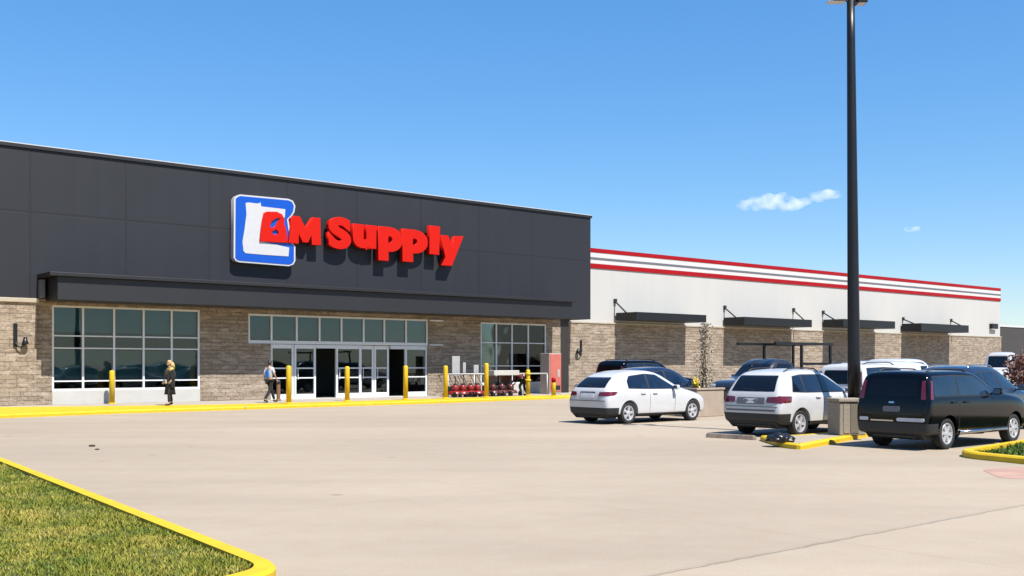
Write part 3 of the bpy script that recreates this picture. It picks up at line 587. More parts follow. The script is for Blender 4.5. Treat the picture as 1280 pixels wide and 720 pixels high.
for u, lab, rz in ((616, 'dark red lawn mower next to the tall bollard, under the white shelf', .1), (627, 'dark red lawn mower in the middle under the white shelf', -.15), (638, 'dark red lawn mower under the right end of the white shelf', .12)):
    mow_at(u, -2.1, 'mowdark', lab, rz)
yy = -1.75; x0, z1 = loc(613, 463, yy); x1, z0 = loc(644.5, 469, yy); t = empty('display_shelf', fl(x0, yy, SWZ), ANG); tag(t, 'white topped display shelf standing over the dark red mowers', 'shelf')
MB().box(0, x1 - x0, -.3, .35, z0 - SWZ, z1 - SWZ).build('top', 'wpanel', t, .02)
for a in (.06, x1 - x0 - .06):
    MB().box(a - .03, a + .03, .25, .31, 0, z0 - SWZ - .002).build('leg', 'blackm', t)
MB().box(.1, x1 - x0 - .1, .24, .30, .15, .98).build('back_panel', 'mowdark', t)
# black wheel by the corner
p = fl(loc(717, 490, -.2)[0], -.6, SWZ); t = tag(empty('hose_reel', p, ANG), 'round black hose reel standing on the sidewalk left of the white hatchback', 'hose reel')
MB().lathe([(.06, -.12), (.22, -.12), (.24, -.08), (.18, -.05), (.18, .05), (.24, .08), (.22, .12), (.06, .12)], 20, (0, 0, .26), 'y').build('drum', 'rubber', t, 0, True)
for s in (-1, 1): MB().tube([(-.2, s * .17, 0), (0, s * .17, .26), (.2, s * .17, 0)], .02, 6).build('frame', 'blackm', t, 0, True)
# ------------------------------------------------------------------ people
def skin_mesh(verts, edges, rads, sub=1, roots=(0,)):
    me = bpy.data.meshes.new('s'); me.from_pydata([tuple(v) for v in verts], edges, [])
    o = bpy.data.objects.new('s', me); COL.objects.link(o); o.modifiers.new('k', 'SKIN')
    for i, r in enumerate(rads): me.skin_vertices[0].data[i].radius = (r, r) if not isinstance(r, tuple) else r
    for q in roots: me.skin_vertices[0].data[q].use_root = True
    s = o.modifiers.new('u', 'SUBSURF'); s.levels = sub; s.render_levels = sub
    bpy.context.view_layer.update()
    out = bpy.data.meshes.new_from_object(o.evaluated_get(bpy.context.evaluated_depsgraph_get())); bpy.data.objects.remove(o)
    return out
def chain_mesh(chains, sub=1):
    vs, es, rs = [], [], []; idx = {}; roots = []
    for ch in chains:
        prev = None
        if tuple(round(c, 4) for c in ch[0][0]) not in idx: roots.append(len(vs))
        for p, r in ch:
            k = tuple(round(c, 4) for c in p)
            if k not in idx: idx[k] = len(vs); vs.append(p); rs.append(r)
            if prev is not None and prev != idx[k] and (prev, idx[k]) not in es: es.append((prev, idx[k]))
            prev = idx[k]
    return skin_mesh(vs, es, rs, sub, roots)
def head_mesh(c, tilt=0, k=1.0):
    bm = bmesh.new(); bmesh.ops.create_uvsphere(bm, u_segments=20, v_segments=14, radius=.1)
    for v in bm.verts:
        x, y, z = v.co; v.co = (x * .76, y * .95, z * 1.16)
        if z < -.02: v.co.x *= 1 - .25 * (-z / .1); v.co.y = v.co.y * (1 - .1 * (-z / .1)) + .012 * (-z / .1)
        # nose, brow and eye hollows on the face (+y)
        if y > .05 and abs(x) < .022 and -.045 < z < .015: v.co.y += .020 * (1 - abs(x) / .022)
        if y > .05 and .02 < abs(x) < .05 and -.01 < z < .03: v.co.y -= .009
    def blob(p, s):
        r = bmesh.ops.create_uvsphere(bm, u_segments=8, v_segments=6, radius=1)
        for v in r['verts']: v.co = Vector((v.co.x * s[0], v.co.y * s[1], v.co.z * s[2])) + Vector(p)
    for s in (-1, 1): blob((s * .077, -.005, 0), (.012, .022, .032))
    for v in bm.verts: v.co = Matrix.Rotation(tilt, 3, 'X') @ v.co * k + Vector(c)
    me = bpy.data.meshes.new('h'); bm.to_mesh(me); bm.free(); return me
def join_mesh(a, b):
    bm = bmesh.new(); bm.from_mesh(a); bm.from_mesh(b); bm.to_mesh(a); bm.free(); return a
def hand(wr, el, side):
    d = (Vector(wr) - Vector(el)).normalized(); s = d.cross(Vector((1, 0, 0)))
    if s.length < .1: s = Vector((0, 1, 0))
    s.normalize(); inward = Vector((-side, 0, 0)); out = []; palm = Vector(wr) + d * .05
    out.append([(tuple(wr), .026), (tuple(palm), .032)])
    for i, (off, ln) in enumerate(((-.030, .058), (-.010, .072), (.010, .078), (.030, .070))):
        a = palm + d * .035 + s * off; b = a + d * ln * .5 + inward * .006; c = b + (d * .7 + inward * .6).normalized() * ln * .5
        out.append([(tuple(palm), .032), (tuple(a), .010), (tuple(b), .009), (tuple(c), .007)])
    th = palm - d * .02 + s * .036; out.append([(tuple(palm), .032), (tuple(th), .012), (tuple(th + d * .04 + s * .012 + inward * .01), .009)])
    return out
def person(J, mats, label, at, rz, tilt=0, extra=None, sc=1.0):
    """J: pelvis, chest, neck, head and sided hip/knee/ankle/toe/sho/elb/wri in a frame facing +y."""
    t = empty('person', at, rz); t.scale = (sc, sc, sc); tag(t, label, 'person')
    V = lambda n: tuple(J[n])
    mid = tuple((Vector(J['pelvis']) + Vector(J['chest'])) / 2)
    ch = [[(V('pelvis'), (.15, .11)), (mid, (.13, .10)), (V('chest'), (.155, .105)), (V('neck'), .055), (tuple((Vector(J['neck']) + Vector(J['head'])) / 2), .05)]]
    for s in 'LR':
        ch.append([(V('pelvis'), (.15, .11)), (V('hip' + s), .085), (V('knee' + s), .055), (V('ankle' + s), .038), (V('toe' + s), .033)])
        ch.append([(V('chest'), (.155, .105)), (V('sho' + s), .058), (V('elb' + s), .040), (V('wri' + s), .026)])
        ch += hand(J['wri' + s], J['elb' + s], 1 if s == 'R' else -1)
    body = join_mesh(chain_mesh(ch), head_mesh(J['head'], tilt)); link('body', body, 'skin', t, 0, True)
    sl = mats.get('sleeve', 1)
    top = [[(V('pelvis'), (.165, .125)), (mid, (.15, .12)), (V('chest'), (.175, .125)), (tuple(Vector(J['neck']) * .85 + Vector(J['chest']) * .15), .07)]]
    for s in 'LR':
        e = tuple(Vector(J['sho' + s]).lerp(Vector(J['elb' + s]), .85)); c_ = [(V('chest'), (.175, .125)), (V('sho' + s), .074)]
        c_ += [(V('elb' + s), .056), (tuple(Vector(J['elb' + s]).lerp(Vector(J['wri' + s]), .85)), .042)] if sl else [(e, .058)]
        top.append(c_)
    link('shirt', chain_mesh(top), mats['top'], t, 0, True)
    leg = [[(tuple(Vector(J['pelvis']) + Vector((0, 0, .02))), (.168, .13)), (tuple(Vector(J['hip' + s])), .104), (V('knee' + s), .074), (tuple(Vector(J['ankle' + s]) + Vector((0, 0, .03))), .060)] for s in 'LR']
    link('trousers', chain_mesh(leg), mats['legs'], t, 0, True)
    for s in 'LR':
        a, b = Vector(J['ankle' + s]), Vector(J['toe' + s]); d = (b - a); d.z = 0; d.normalize(); zt = min(a.z, b.z)
        link('shoe', chain_mesh([[(tuple(a - d * .05 + Vector((0, 0, -.02))), .045), (tuple(a + d * .06 + Vector((0, 0, -.035))), .046), (tuple(b + d * .04), .035)]]), mats.get('shoe', 'black'), t, 0, True)
    hm = head_mesh((0, 0, 0), 0, 1.12); bm = bmesh.new(); bm.from_mesh(hm)
    bmesh.ops.delete(bm, geom=[v for v in bm.verts if (v.co.y > .03 and v.co.z < .055) or v.co.z < -.06], context='VERTS')
    for v in bm.verts: v.co = Matrix.Rotation(tilt, 3, 'X') @ v.co + Vector(J['head']) + Vector((0, -.004, .004))
    bmesh.ops.solidify(bm, geom=bm.faces[:], thickness=.012); bm.to_mesh(hm); bm.free(); link('hair', hm, mats['hair'], t, 0, True)
    if extra: extra(t)
    return t
def base_pose(): return dict(pelvis=(0, 0, .95), chest=(0, .01, 1.30), neck=(0, .0, 1.47), head=(0, .025, 1.60),
    hipL=(-.09, 0, .88), kneeL=(-.10, .02, .49), ankleL=(-.10, -.02, .085), toeL=(-.11, .14, .035), hipR=(.09, 0, .88), kneeR=(.10, .02, .49), ankleR=(.10, -.02, .085), toeR=(.11, .14, .035),
    shoL=(-.18, 0, 1.40), elbL=(-.23, -.02, 1.13), wriL=(-.24, .05, .88), shoR=(.18, 0, 1.40), elbR=(.23, -.02, 1.13), wriR=(.24, .05, .88))
# figure in white shirt, back to us, striding towards the doors
J = base_pose(); J.update(kneeL=(-.07, .17, .52), ankleL=(-.05, .30, .10), toeL=(-.05, .44, .06), kneeR=(.08, -.06, .49), ankleR=(.09, -.34, .13), toeR=(.09, -.21, .04), elbL=(-.23, -.10, 1.14), wriL=(-.22, -.02, .90), elbR=(.23, .06, 1.13), wriR=(.2, .20, .95))
p = gnd(337, 503.5, SWZ)
def back_print(t): MB().prismy([(-.10, 1.02), (.09, 1.02), (.10, 1.20), (.07, 1.33), (-.08, 1.33), (-.11, 1.22)], -.158, -.115).build('shirt_print', 'clothblue', t, .01)
person(J, dict(top='clothwhite', legs='clothblack', hair='hairdark', sleeve=0), 'person in a white shirt with a blue back print striding to the entrance', (p.x, p.y, SWZ - .0), R(-34), 0, back_print)
# fair haired figure in a black coat and yellow top
J = base_pose(); J.update(kneeL=(-.14, .10, .5), ankleL=(-.20, .12, .085), toeL=(-.22, .27, .035), kneeR=(.14, -.06, .49), ankleR=(.20, -.16, .10), toeR=(.22, -.02, .035), elbL=(-.30, -.06, 1.14), wriL=(-.27, .08, .95), elbR=(.27, .02, 1.12), wriR=(.22, .14, .92))
def coat(t):
    sk = MB(); sk.lathe([(.16, .98), (.21, .88), (.225, .62), (.255, .42), (.24, .42), (.205, .62), (.18, .88)], 24); o = sk.build('skirt', 'clothblack', t, 0, True); o.scale = (1.0, .78, 1)
    cm = chain_mesh([[((s * .09, -.02, 1.45), .07), ((s * .175, -.0, 1.415), .095)] for s in (-1, 1)] + [[((s * .15, -.02, 1.40), .095), ((s * .19, .0, 1.15), .10), ((s * .21, .0, .90), .10), ((s * .23, -.0, .62), .09)] for s in (-1, 1)] + [[(J['sho' + q], .085), (J['elb' + q], .065), (tuple(Vector(J['elb' + q]).lerp(Vector(J['wri' + q]), .9)), .05)] for q in 'LR'] + [[((s * .135, .10, 1.36), .055), ((s * .12, .13, 1.12), .06), ((s * .13, .12, .86), .075)] for s in (-1, 1)] + [[((-.12, -.09, 1.40), .07), ((.12, -.09, 1.40), .07), ((.12, -.10, .75), .09), ((-.12, -.10, .75), .09)]]); link('coat', cm, 'clothblack', t, 0, True)
    MB().box(-.13, .11, .14, .24, .83, .99).build('bag', 'clothgrey', t, .03)
    hh = MB(); hh.tube([(0, -.05, 1.62), (0, -.11, 1.50), (0, -.125, 1.36)], [.09, .085, .05], 10); hh.build('long_hair', 'hairfair', t, 0, True)
p = gnd(212.5, 506.8, SWZ)
person(J, dict(top='clothyellow', legs='clothblack', hair='hairfair', sleeve=0), 'fair haired person in a long black coat over a yellow top by the wide window', (p.x, p.y, SWZ), R(132), 0, coat)
# figure in maroon stooping over the machines
J = base_pose(); J.update(pelvis=(0, -.12, .84), chest=(0, .22, 1.02), neck=(0, .36, 1.08), head=(0, .48, 1.10), hipL=(-.09, -.10, .78), kneeL=(-.12, .10, .46), hipR=(.09, -.10, .78), kneeR=(.12, -.02, .44), ankleR=(.12, -.18, .085), toeR=(.12, -.03, .035), shoL=(-.17, .30, 1.04), shoR=(.17, .30, 1.04), elbL=(-.2, .38, .80), wriL=(-.16, .52, .62), elbR=(.2, .38, .80), wriR=(.16, .52, .62))
p = gnd(653, 494.3, SWZ)
person(J, dict(top='clothred', legs='clothblack', hair='clothwhite'), 'person in a maroon top and white cap bending towards the mowers', (p.x, p.y, SWZ), R(60), R(-35))
# ------------------------------------------------------------------ lamp post, bin, planter, small things
p = Vector((8.03, 24.4, .108)); t = empty('lamp_post', p); tag(t, 'tall dark parking lot lamp post with two box heads on the yellow kerbed island', 'lamp post')
HT = 10.13; lean = -.085
MB().lathe([(0, 0), (.24, 0), (.24, .7), (.20, .75), (0, .75)], 20).build('footing', 'island', t)
pp = MB(); pp.tube([(lean * k / 10, 0, .75 + (HT - .75) * k / 10) for k in range(11)], [.150 - .062 * k / 10 for k in range(11)], 16); pp.build('pole', 'blackm', t, 0, True)
MB().box(-.19, .19, -.19, .19, .752, .79).build('base_plate', 'blackm', t, .01)
for s in (1, -1):
    MB().tube([(lean, 0, HT - .02), (lean + s * .34, 0, HT + .03)], .035, 8).build('arm', 'blackm', t)
    hd = MB(); hd.box(lean - .42, lean - .13, -.16, .16, HT - .05, HT + .12) if s < 0 else hd.box(lean + .13, lean + .36, -.16, .16, HT - .09, HT + .10)
    ho = hd.build('lamp_head', 'blackm', t, .02); MB().box(lean + (.16 if s > 0 else -.55), lean + (.33 if s > 0 else -.15), -.12, .12, HT - (.096 if s > 0 else .056), HT - (.092 if s > 0 else .052)).build('lens', 'plate', ho)
p = gnd(1058, 543, .108); t = empty('trash_bin', (p.x, p.y, .108), R(8)); tag(t, 'stout beige aggregate trash bin beside the lamp post, behind the black car', 'trash bin')
bw = .31
MB().prism([(-bw, -bw), (bw, -bw), (bw, bw), (-bw, bw)], 0, .74).build('body', 'bin', t, .02); MB().box(-bw - .03, bw + .03, -bw - .03, bw + .03, .742, .82).build('lid', 'bin', t, .015)
for x0 in (-.22, -.05): MB().box(x0, x0 + (.14 if x0 < -.1 else .19), -bw - .012, -bw - .001, .05, .70).build('slat', 'bin2' if x0 > -.1 else 'bin', t)
q = gnd(905, 520); t = empty('planter', (q.x, q.y, 0), ANG); tag(t, 'large beige concrete planter box between the white hatchback and the white wagon', 'planter')
MB().box(-1.35, 0, 0, .75, 0, .86).build('box', 'beige', t, .02); MB().box(-1.38, .03, -.03, .78, .862, .93).build('rim', 'beige', t, .015); MB().box(-1.28, -.07, .07, .68, .931, .94).build('earth', 'soil_and_shade', t)
def leaves(n, fn, size, seed):
    rs = random.Random(seed); m = MB()
    for _ in range(n):
        c = Vector(fn(rs)); a = Vector((rs.uniform(-1, 1), rs.uniform(-1, 1), rs.uniform(-1, 1))).normalized(); b = a.cross(Vector((rs.uniform(-1, 1), rs.uniform(-1, 1), rs.uniform(-1, 1)))).normalized(); s = size * rs.uniform(.6, 1.3)
        m.quad(c - a * s, c + b * s * .5, c + a * s, c - b * s * .5)
    return m
MT['blossom'] = plain('pale_blossom', (.42, .35, .25), .8, 0, .3, 15); MT['leafdark'] = plain('dark_leaf', (.05, .045, .02), .7, 0, .4, 10); MT['flower'] = plain('yellow_flower', (.80, .62, .02), .7, 0, .1, 10); MT['bark'] = plain('bark', (.09, .06, .04), .9, 0, .3, 8)
pc = q + D * -.55 + M * .35
t = empty('flowering_plant', (pc.x, pc.y, .93)); tag(t, 'tall thin plant with pale blossoms growing out of the beige planter', 'plant')
sm = MB(); rs_ = random.Random(3)
for k in range(4): sm.tube([(rs_.uniform(-.1, .1), rs_.uniform(-.1, .1), 0), (rs_.uniform(-.15, .15), rs_.uniform(-.1, .1), .8), (rs_.uniform(-.18, .18), rs_.uniform(-.1, .1), 1.9 + rs_.random() * .2)], [.02, .015, .006], 5)
sm.build('stem', 'bark', t)
fn = lambda r: (lambda z: (r.gauss(0, .16 - .03 * z), r.gauss(0, .12), z))(r.uniform(.05, 2.1))
leaves(900, fn, .034, 5).build('blossom', 'blossom', t); leaves(420, fn, .038, 6).build('foliage', 'leafdark', t)
pc = q + D * -1.05 + M * .3
t = empty('yellow_flower_plant', (pc.x, pc.y, .93)); tag(t, 'low clump of yellow flowers at the corner of the beige planter', 'plant')
leaves(160, lambda r: (r.gauss(0, .05), r.gauss(0, .06), abs(r.gauss(.14, .1))), .04, 8).build('blossom', 'flower', t); leaves(80, lambda r: (r.gauss(0, .07), r.gauss(0, .07), abs(r.gauss(.05, .05))), .05, 9).build('foliage', 'leafdark', t)
MB().tube([(0, 0, 0), (.02, 0, .15)], .01, 5).build('stem', 'bark', t)
# reddish shrub at the far end
p = Vector((640 * 1.0, 0, 0)); uu = 1283; yy = 52.0; t = empty('red_leaved_shrub', ((uu - 640) / F * yy, yy, 0)); tag(t, 'reddish brown shrub growing before the low dark building', 'shrub')
MT['redleaf'] = plain('reddish_leaf', (.16, .07, .05), .7, 0, .5, 4)
leaves(2600, lambda r: (lambda a, b, c: (math.cos(a) * math.sin(b) * c * 1.1, math.sin(a) * math.sin(b) * c, 1.3 + math.cos(b) * c * 1.1))(r.uniform(0, 6.28), math.acos(r.uniform(-1, 1)), r.uniform(.45, 1.0) * (.8 + .3 * r.random())), .09, 4).build('foliage', 'redleaf', t)
bk = MB()
for k in range(5): bk.tube([(0, 0, 0), (.15 * math.cos(k * 1.3), .15 * math.sin(k * 1.3), .6), (.5 * math.cos(k * 1.3), .5 * math.sin(k * 1.3), 1.6)], [.05, .035, .012], 6)
bk.build('stem', 'bark', t)
# wheel stop, black bag, stones
a_ = gnd(884, 546.5); b_ = gnd(944, 550); d_ = (b_ - a_); t = empty('wheel_stop', a_, math.atan2(d_.y, d_.x)); tag(t, 'low worn concrete wheel stop lying behind the white wagon', 'wheel stop')
L_ = d_.length; ws = MB(); n0 = [(0, -.075, 0), (0, .075, 0), (0, .055, .10), (0, -.055, .10)]
ws.v = [(x, y * k, z * k2) for x, k, k2 in ((0, .9, .75), (.05, 1, 1), (L_ - .05, 1, 1), (L_, .9, .75)) for _, y, z in n0]
ws.f = [(0, 1, 2, 3), (15, 14, 13, 12)] + [(s * 4 + i, s * 4 + (i + 1) % 4, s * 4 + 4 + (i + 1) % 4, s * 4 + 4 + i) for s in range(3) for i in range(4)]
ws.build('body', plain('worn_wheel_stop', (.26, .20, .15), .9, 0, .3, 6, .006), t, .01)
for xx in (.35, L_ - .35): MB().lathe([(0, .107), (.02, .107), (.02, .095), (0, .095)], 8, (xx, 0, 0)).build('anchor_pin', 'blackm', t)
bm = bmesh.new(); bmesh.ops.create_icosphere(bm, subdivisions=4, radius=1)
from mathutils import noise
for v in bm.verts:
    c = v.co.copy(); n_ = noise.noise(c * 2.3) * .28 + noise.noise(c * 6) * .10; v.co = c * (1 + n_); v.co.z = max(v.co.z, -.35)
    v.co = Vector((v.co.x * .28, v.co.y * .22, (v.co.z + .35) * .13))
me = bpy.data.meshes.new('trash_bag'); bm.to_mesh(me); bm.free(); o = link('trash_bag', me, 'bag', None, 0, True)
p = gnd(979, 553, .112); o.location = (p.x, p.y + .25, .112); o.rotation_euler = (0, 0, R(-25)); tag(o, 'crumpled black plastic bag lying on the yellow kerb behind the white wagon', 'bag')
for k, (u, v, s, lab) in enumerate(((115.5, 558.2, .055, 'larger dark stone lying on the empty concrete'), (121.5, 562.3, .035, 'smaller dark stone lying on the empty concrete'))):
    bm = bmesh.new(); bmesh.ops.create_icosphere(bm, subdivisions=3, radius=1)
    for w in bm.verts: n_ = 1 + .3 * noise.noise(w.co * 1.6 + Vector((k * 5, 0, 0))); w.co = Vector((w.co.x * s * n_ * 1.25, w.co.y * s * n_, (w.co.z * .4 + .33) * s * n_))
    me = bpy.data.meshes.new('stone'); bm.to_mesh(me); bm.free(); p = gnd(u, v); o = link('stone', me, 'soil_and_shade', None, 0, True); o.location = (p.x, p.y, .0); tag(o, lab, 'stone', 'stones on the concrete')
# ------------------------------------------------------------------ cars
def lerp_tab(tab, x):
    if x <= tab[0][0]: return tab[0][1]
    for (a, fa), (b, fb) in zip(tab, tab[1:]):
        if x <= b: t = (x - a) / (b - a); return fa + (fb - fa) * t
    return tab[-1][1]
def car_body(S):
    """S['st']: stations (x, z_low, z_belt, z_top, w_low, w_belt, w_top); lofted, smoothed, wheel arches cut out."""
    bm = bmesh.new(); rings = []
    for (x, zl, zb, zt, wl, wb, wt) in S['st']:
        zm = zl + (zb - zl) * .5
        bx = S.get('box', 0); half = [(wl * .7, zl), (wl * .97, zl + .01), (wl, zl + .08), (wl * .5 + wb * .5 + .02, zm), (wb + .01, zb - .07), (wb * .985, zb), (wb * .6 + wt * .4, zb + (zt - zb) * .38), (wt * 1.03, zb + (zt - zb) * .82), (wt * (.97 if bx else .90), zb + (zt - zb) * .972), (wt * .55, zt)]
        ring = [bm.verts.new((x, -y, z)) for y, z in half] + [bm.verts.new((x, 0, zt + S.get('crown', .012)))] + [bm.verts.new((x, y, z)) for y, z in reversed(half)] + [bm.verts.new((x, 0, zl))]
        rings.append(ring)
    k = len(rings[0])
    for r0, r1 in zip(rings, rings[1:]):
        for i in range(k): j = (i + 1) % k; bm.faces.new((r0[i], r0[j], r1[j], r1[i]))
    bm.faces.new(rings[0]); bm.faces.new(list(reversed(rings[-1]))); bmesh.ops.recalc_face_normals(bm, faces=bm.faces)
    me = bpy.data.meshes.new('t'); bm.to_mesh(me); bm.free(); o = bpy.data.objects.new('t', me); COL.objects.link(o)
    s = o.modifiers.new('s', 'SUBSURF'); s.levels = 2; s.render_levels = 2
    cut = MB(); ra = S['r'] * 1.17
    for ax in (0, S['wb']):
        for sd in (-1, 1):
            y0, y1 = sorted((sd * (S['w'] / 2 - .27), sd * (S['w'] / 2 + .3)))
            cut.lathe([(0, y0), (ra, y0), (ra, y1), (0, y1)], 28, (ax, 0, S['r'] * 1.02), 'y')
    c = cut.build('cut', None); b = o.modifiers.new('b', 'BOOLEAN'); b.object = c; b.operation = 'DIFFERENCE'; b.solver = 'EXACT'
    bpy.context.view_layer.update(); out = bpy.data.meshes.new_from_object(o.evaluated_get(bpy.context.evaluated_depsgraph_get()))
    bpy.data.objects.remove(o); bpy.data.objects.remove(c)
    out.materials.clear(); out.polygons.foreach_set('material_index', [0] * len(out.polygons)); return out
def decal(name, bvh, pts, view, side, mat, parent, off=.006, thick=.02, cuts=5, rnd=.03):
    """A panel that hugs the body: the outline is cast onto the bodywork from the side, the back, the front or above."""
    ol = rounded([tuple(p) for p in pts], rnd, 3) if rnd else [Vector(p) for p in pts]
    bm = bmesh.new(); vs = [bm.verts.new((p.x, p.y, 0)) for p in ol]; bm.faces.new(vs)
    bmesh.ops.triangulate(bm, faces=bm.faces[:]); 
    for _ in range(2 if cuts < 5 else 3):
        bmesh.ops.subdivide_edges(bm, edges=[e for e in bm.edges if e.calc_length() > .09], cuts=1, use_grid_fill=False)
        bmesh.ops.triangulate(bm, faces=bm.faces[:])
    bad = []
    for v in bm.verts:
        a, b = v.co.x, v.co.y
        if view == 'side': og_, dr = Vector((a, side * 4, b)), Vector((0, -side, 0))
        elif view == 'rear': og_, dr = Vector((-6, a, b)), Vector((1, 0, 0))
        elif view == 'front': og_, dr = Vector((9, a, b)), Vector((-1, 0, 0))
        else: og_, dr = Vector((a, b, 6)), Vector((0, 0, -1))
        h, nrm, i, d = bvh.ray_cast(og_, dr)
        if h is None: bad.append(v); continue
        nn = nrm if nrm.dot(dr) < 0 else -nrm
        v.co = h - dr * off * .5 + nn * off * .5; v.normal = nn
    if bad: bmesh.ops.delete(bm, geom=bad, context='VERTS')
    if not bm.faces: bm.free(); return None
    dirv = {'side': Vector((0, -side, 0)), 'rear': Vector((1, 0, 0)), 'front': Vector((-1, 0, 0)), 'top': Vector((0, 0, -1))}[view]
    r = bmesh.ops.extrude_edge_only(bm, edges=[e for e in bm.edges if e.is_boundary])
    for v in [g_ for g_ in r['geom'] if isinstance(g_, bmesh.types.BMVert)]: v.co += dirv * thick
    bmesh.ops.recalc_face_normals(bm, faces=bm.faces)
    me = bpy.data.meshes.new(name); bm.to_mesh(me); bm.free()
    o = link(name, me, mat, parent, 0, True); me.set_sharp_from_angle(angle=R(50)); return o
def wheel_pair(S):
    r, w = S['r'], .20
    ty = MB().lathe([(r * .66, -w * .40), (r * .72, -w * .5), (r * .93, -w * .5), (r * .985, -w * .42), (r, -w * .2), (r, w * .2), (r * .985, w * .42), (r * .93, w * .5), (r * .72, w * .5), (r * .66, w * .40)], 30, (0, 0, 0), 'y')
    rm = MB().lathe([(r * .655, w * .38), (r * .70, -w * .40), (r * .67, -w * .47), (r * .60, -w * .46), (r * .57, -w * .25), (r * .50, w * .02), (.0, w * .05)], 30, (0, 0, 0), 'y')
    n = S.get('spokes', 5)
    for k in range(n):
        a = 2 * math.pi * k / n + .3; ca, sa = math.cos(a), math.sin(a)
        for wd in (-.5, .5):
            pass
        p0 = Vector((ca * r * .10, 0, sa * r * .10)); p1 = Vector((ca * r * .62, 0, sa * r * .62)); tt = Vector((-sa, 0, ca))
        h0, h1 = r * .10, r * .125
        q = [p0 - tt * h0, p0 + tt * h0, p1 + tt * h1, p1 - tt * h1]; f_ = [v_ + Vector((0, -w * .42, 0)) for v_ in q]; bk = [v_ + Vector((0, -w * .12, 0)) for v_ in q]
        rm.quad(*f_)
        for i in range(4): j = (i + 1) % 4; rm.quad(f_[i], f_[j], bk[j], bk[i])
    rm.lathe([(0, -w * .46), (r * .13, -w * .45), (r * .17, -w * .40), (r * .17, -w * .1)], 14, (0, 0, 0), 'y')
    return ty, rm
def hull(P):
    P = sorted(set(P)); cr = lambda o, a, b: (a[0] - o[0]) * (b[1] - o[1]) - (a[1] - o[1]) * (b[0] - o[0])
    def half(Q):
        h = []
        for p in Q:
            while len(h) > 1 and cr(h[-2], h[-1], p) <= 0: h.pop()
            h.append(p)
        return h[:-1]
    return half(P) + half(P[::-1])
def clad(me, xr, zr, zs):
    bm = bmesh.new(); bm.from_mesh(me)
    for co, no in (((0, 0, zs), (0, 0, 1)), ((0, 0, zr), (0, 0, 1)), ((xr, 0, 0), (1, 0, 0))):
        bmesh.ops.bisect_plane(bm, geom=bm.verts[:] + bm.edges[:] + bm.faces[:], dist=1e-4, plane_co=co, plane_no=no)
    for f in bm.faces:
        c = f.calc_center_median()
        f.material_index = 1 if c.z < (zr if c.x < xr else zs) else 0
    bm.to_mesh(me); bm.free(); me.materials.append(MT['plastic'])
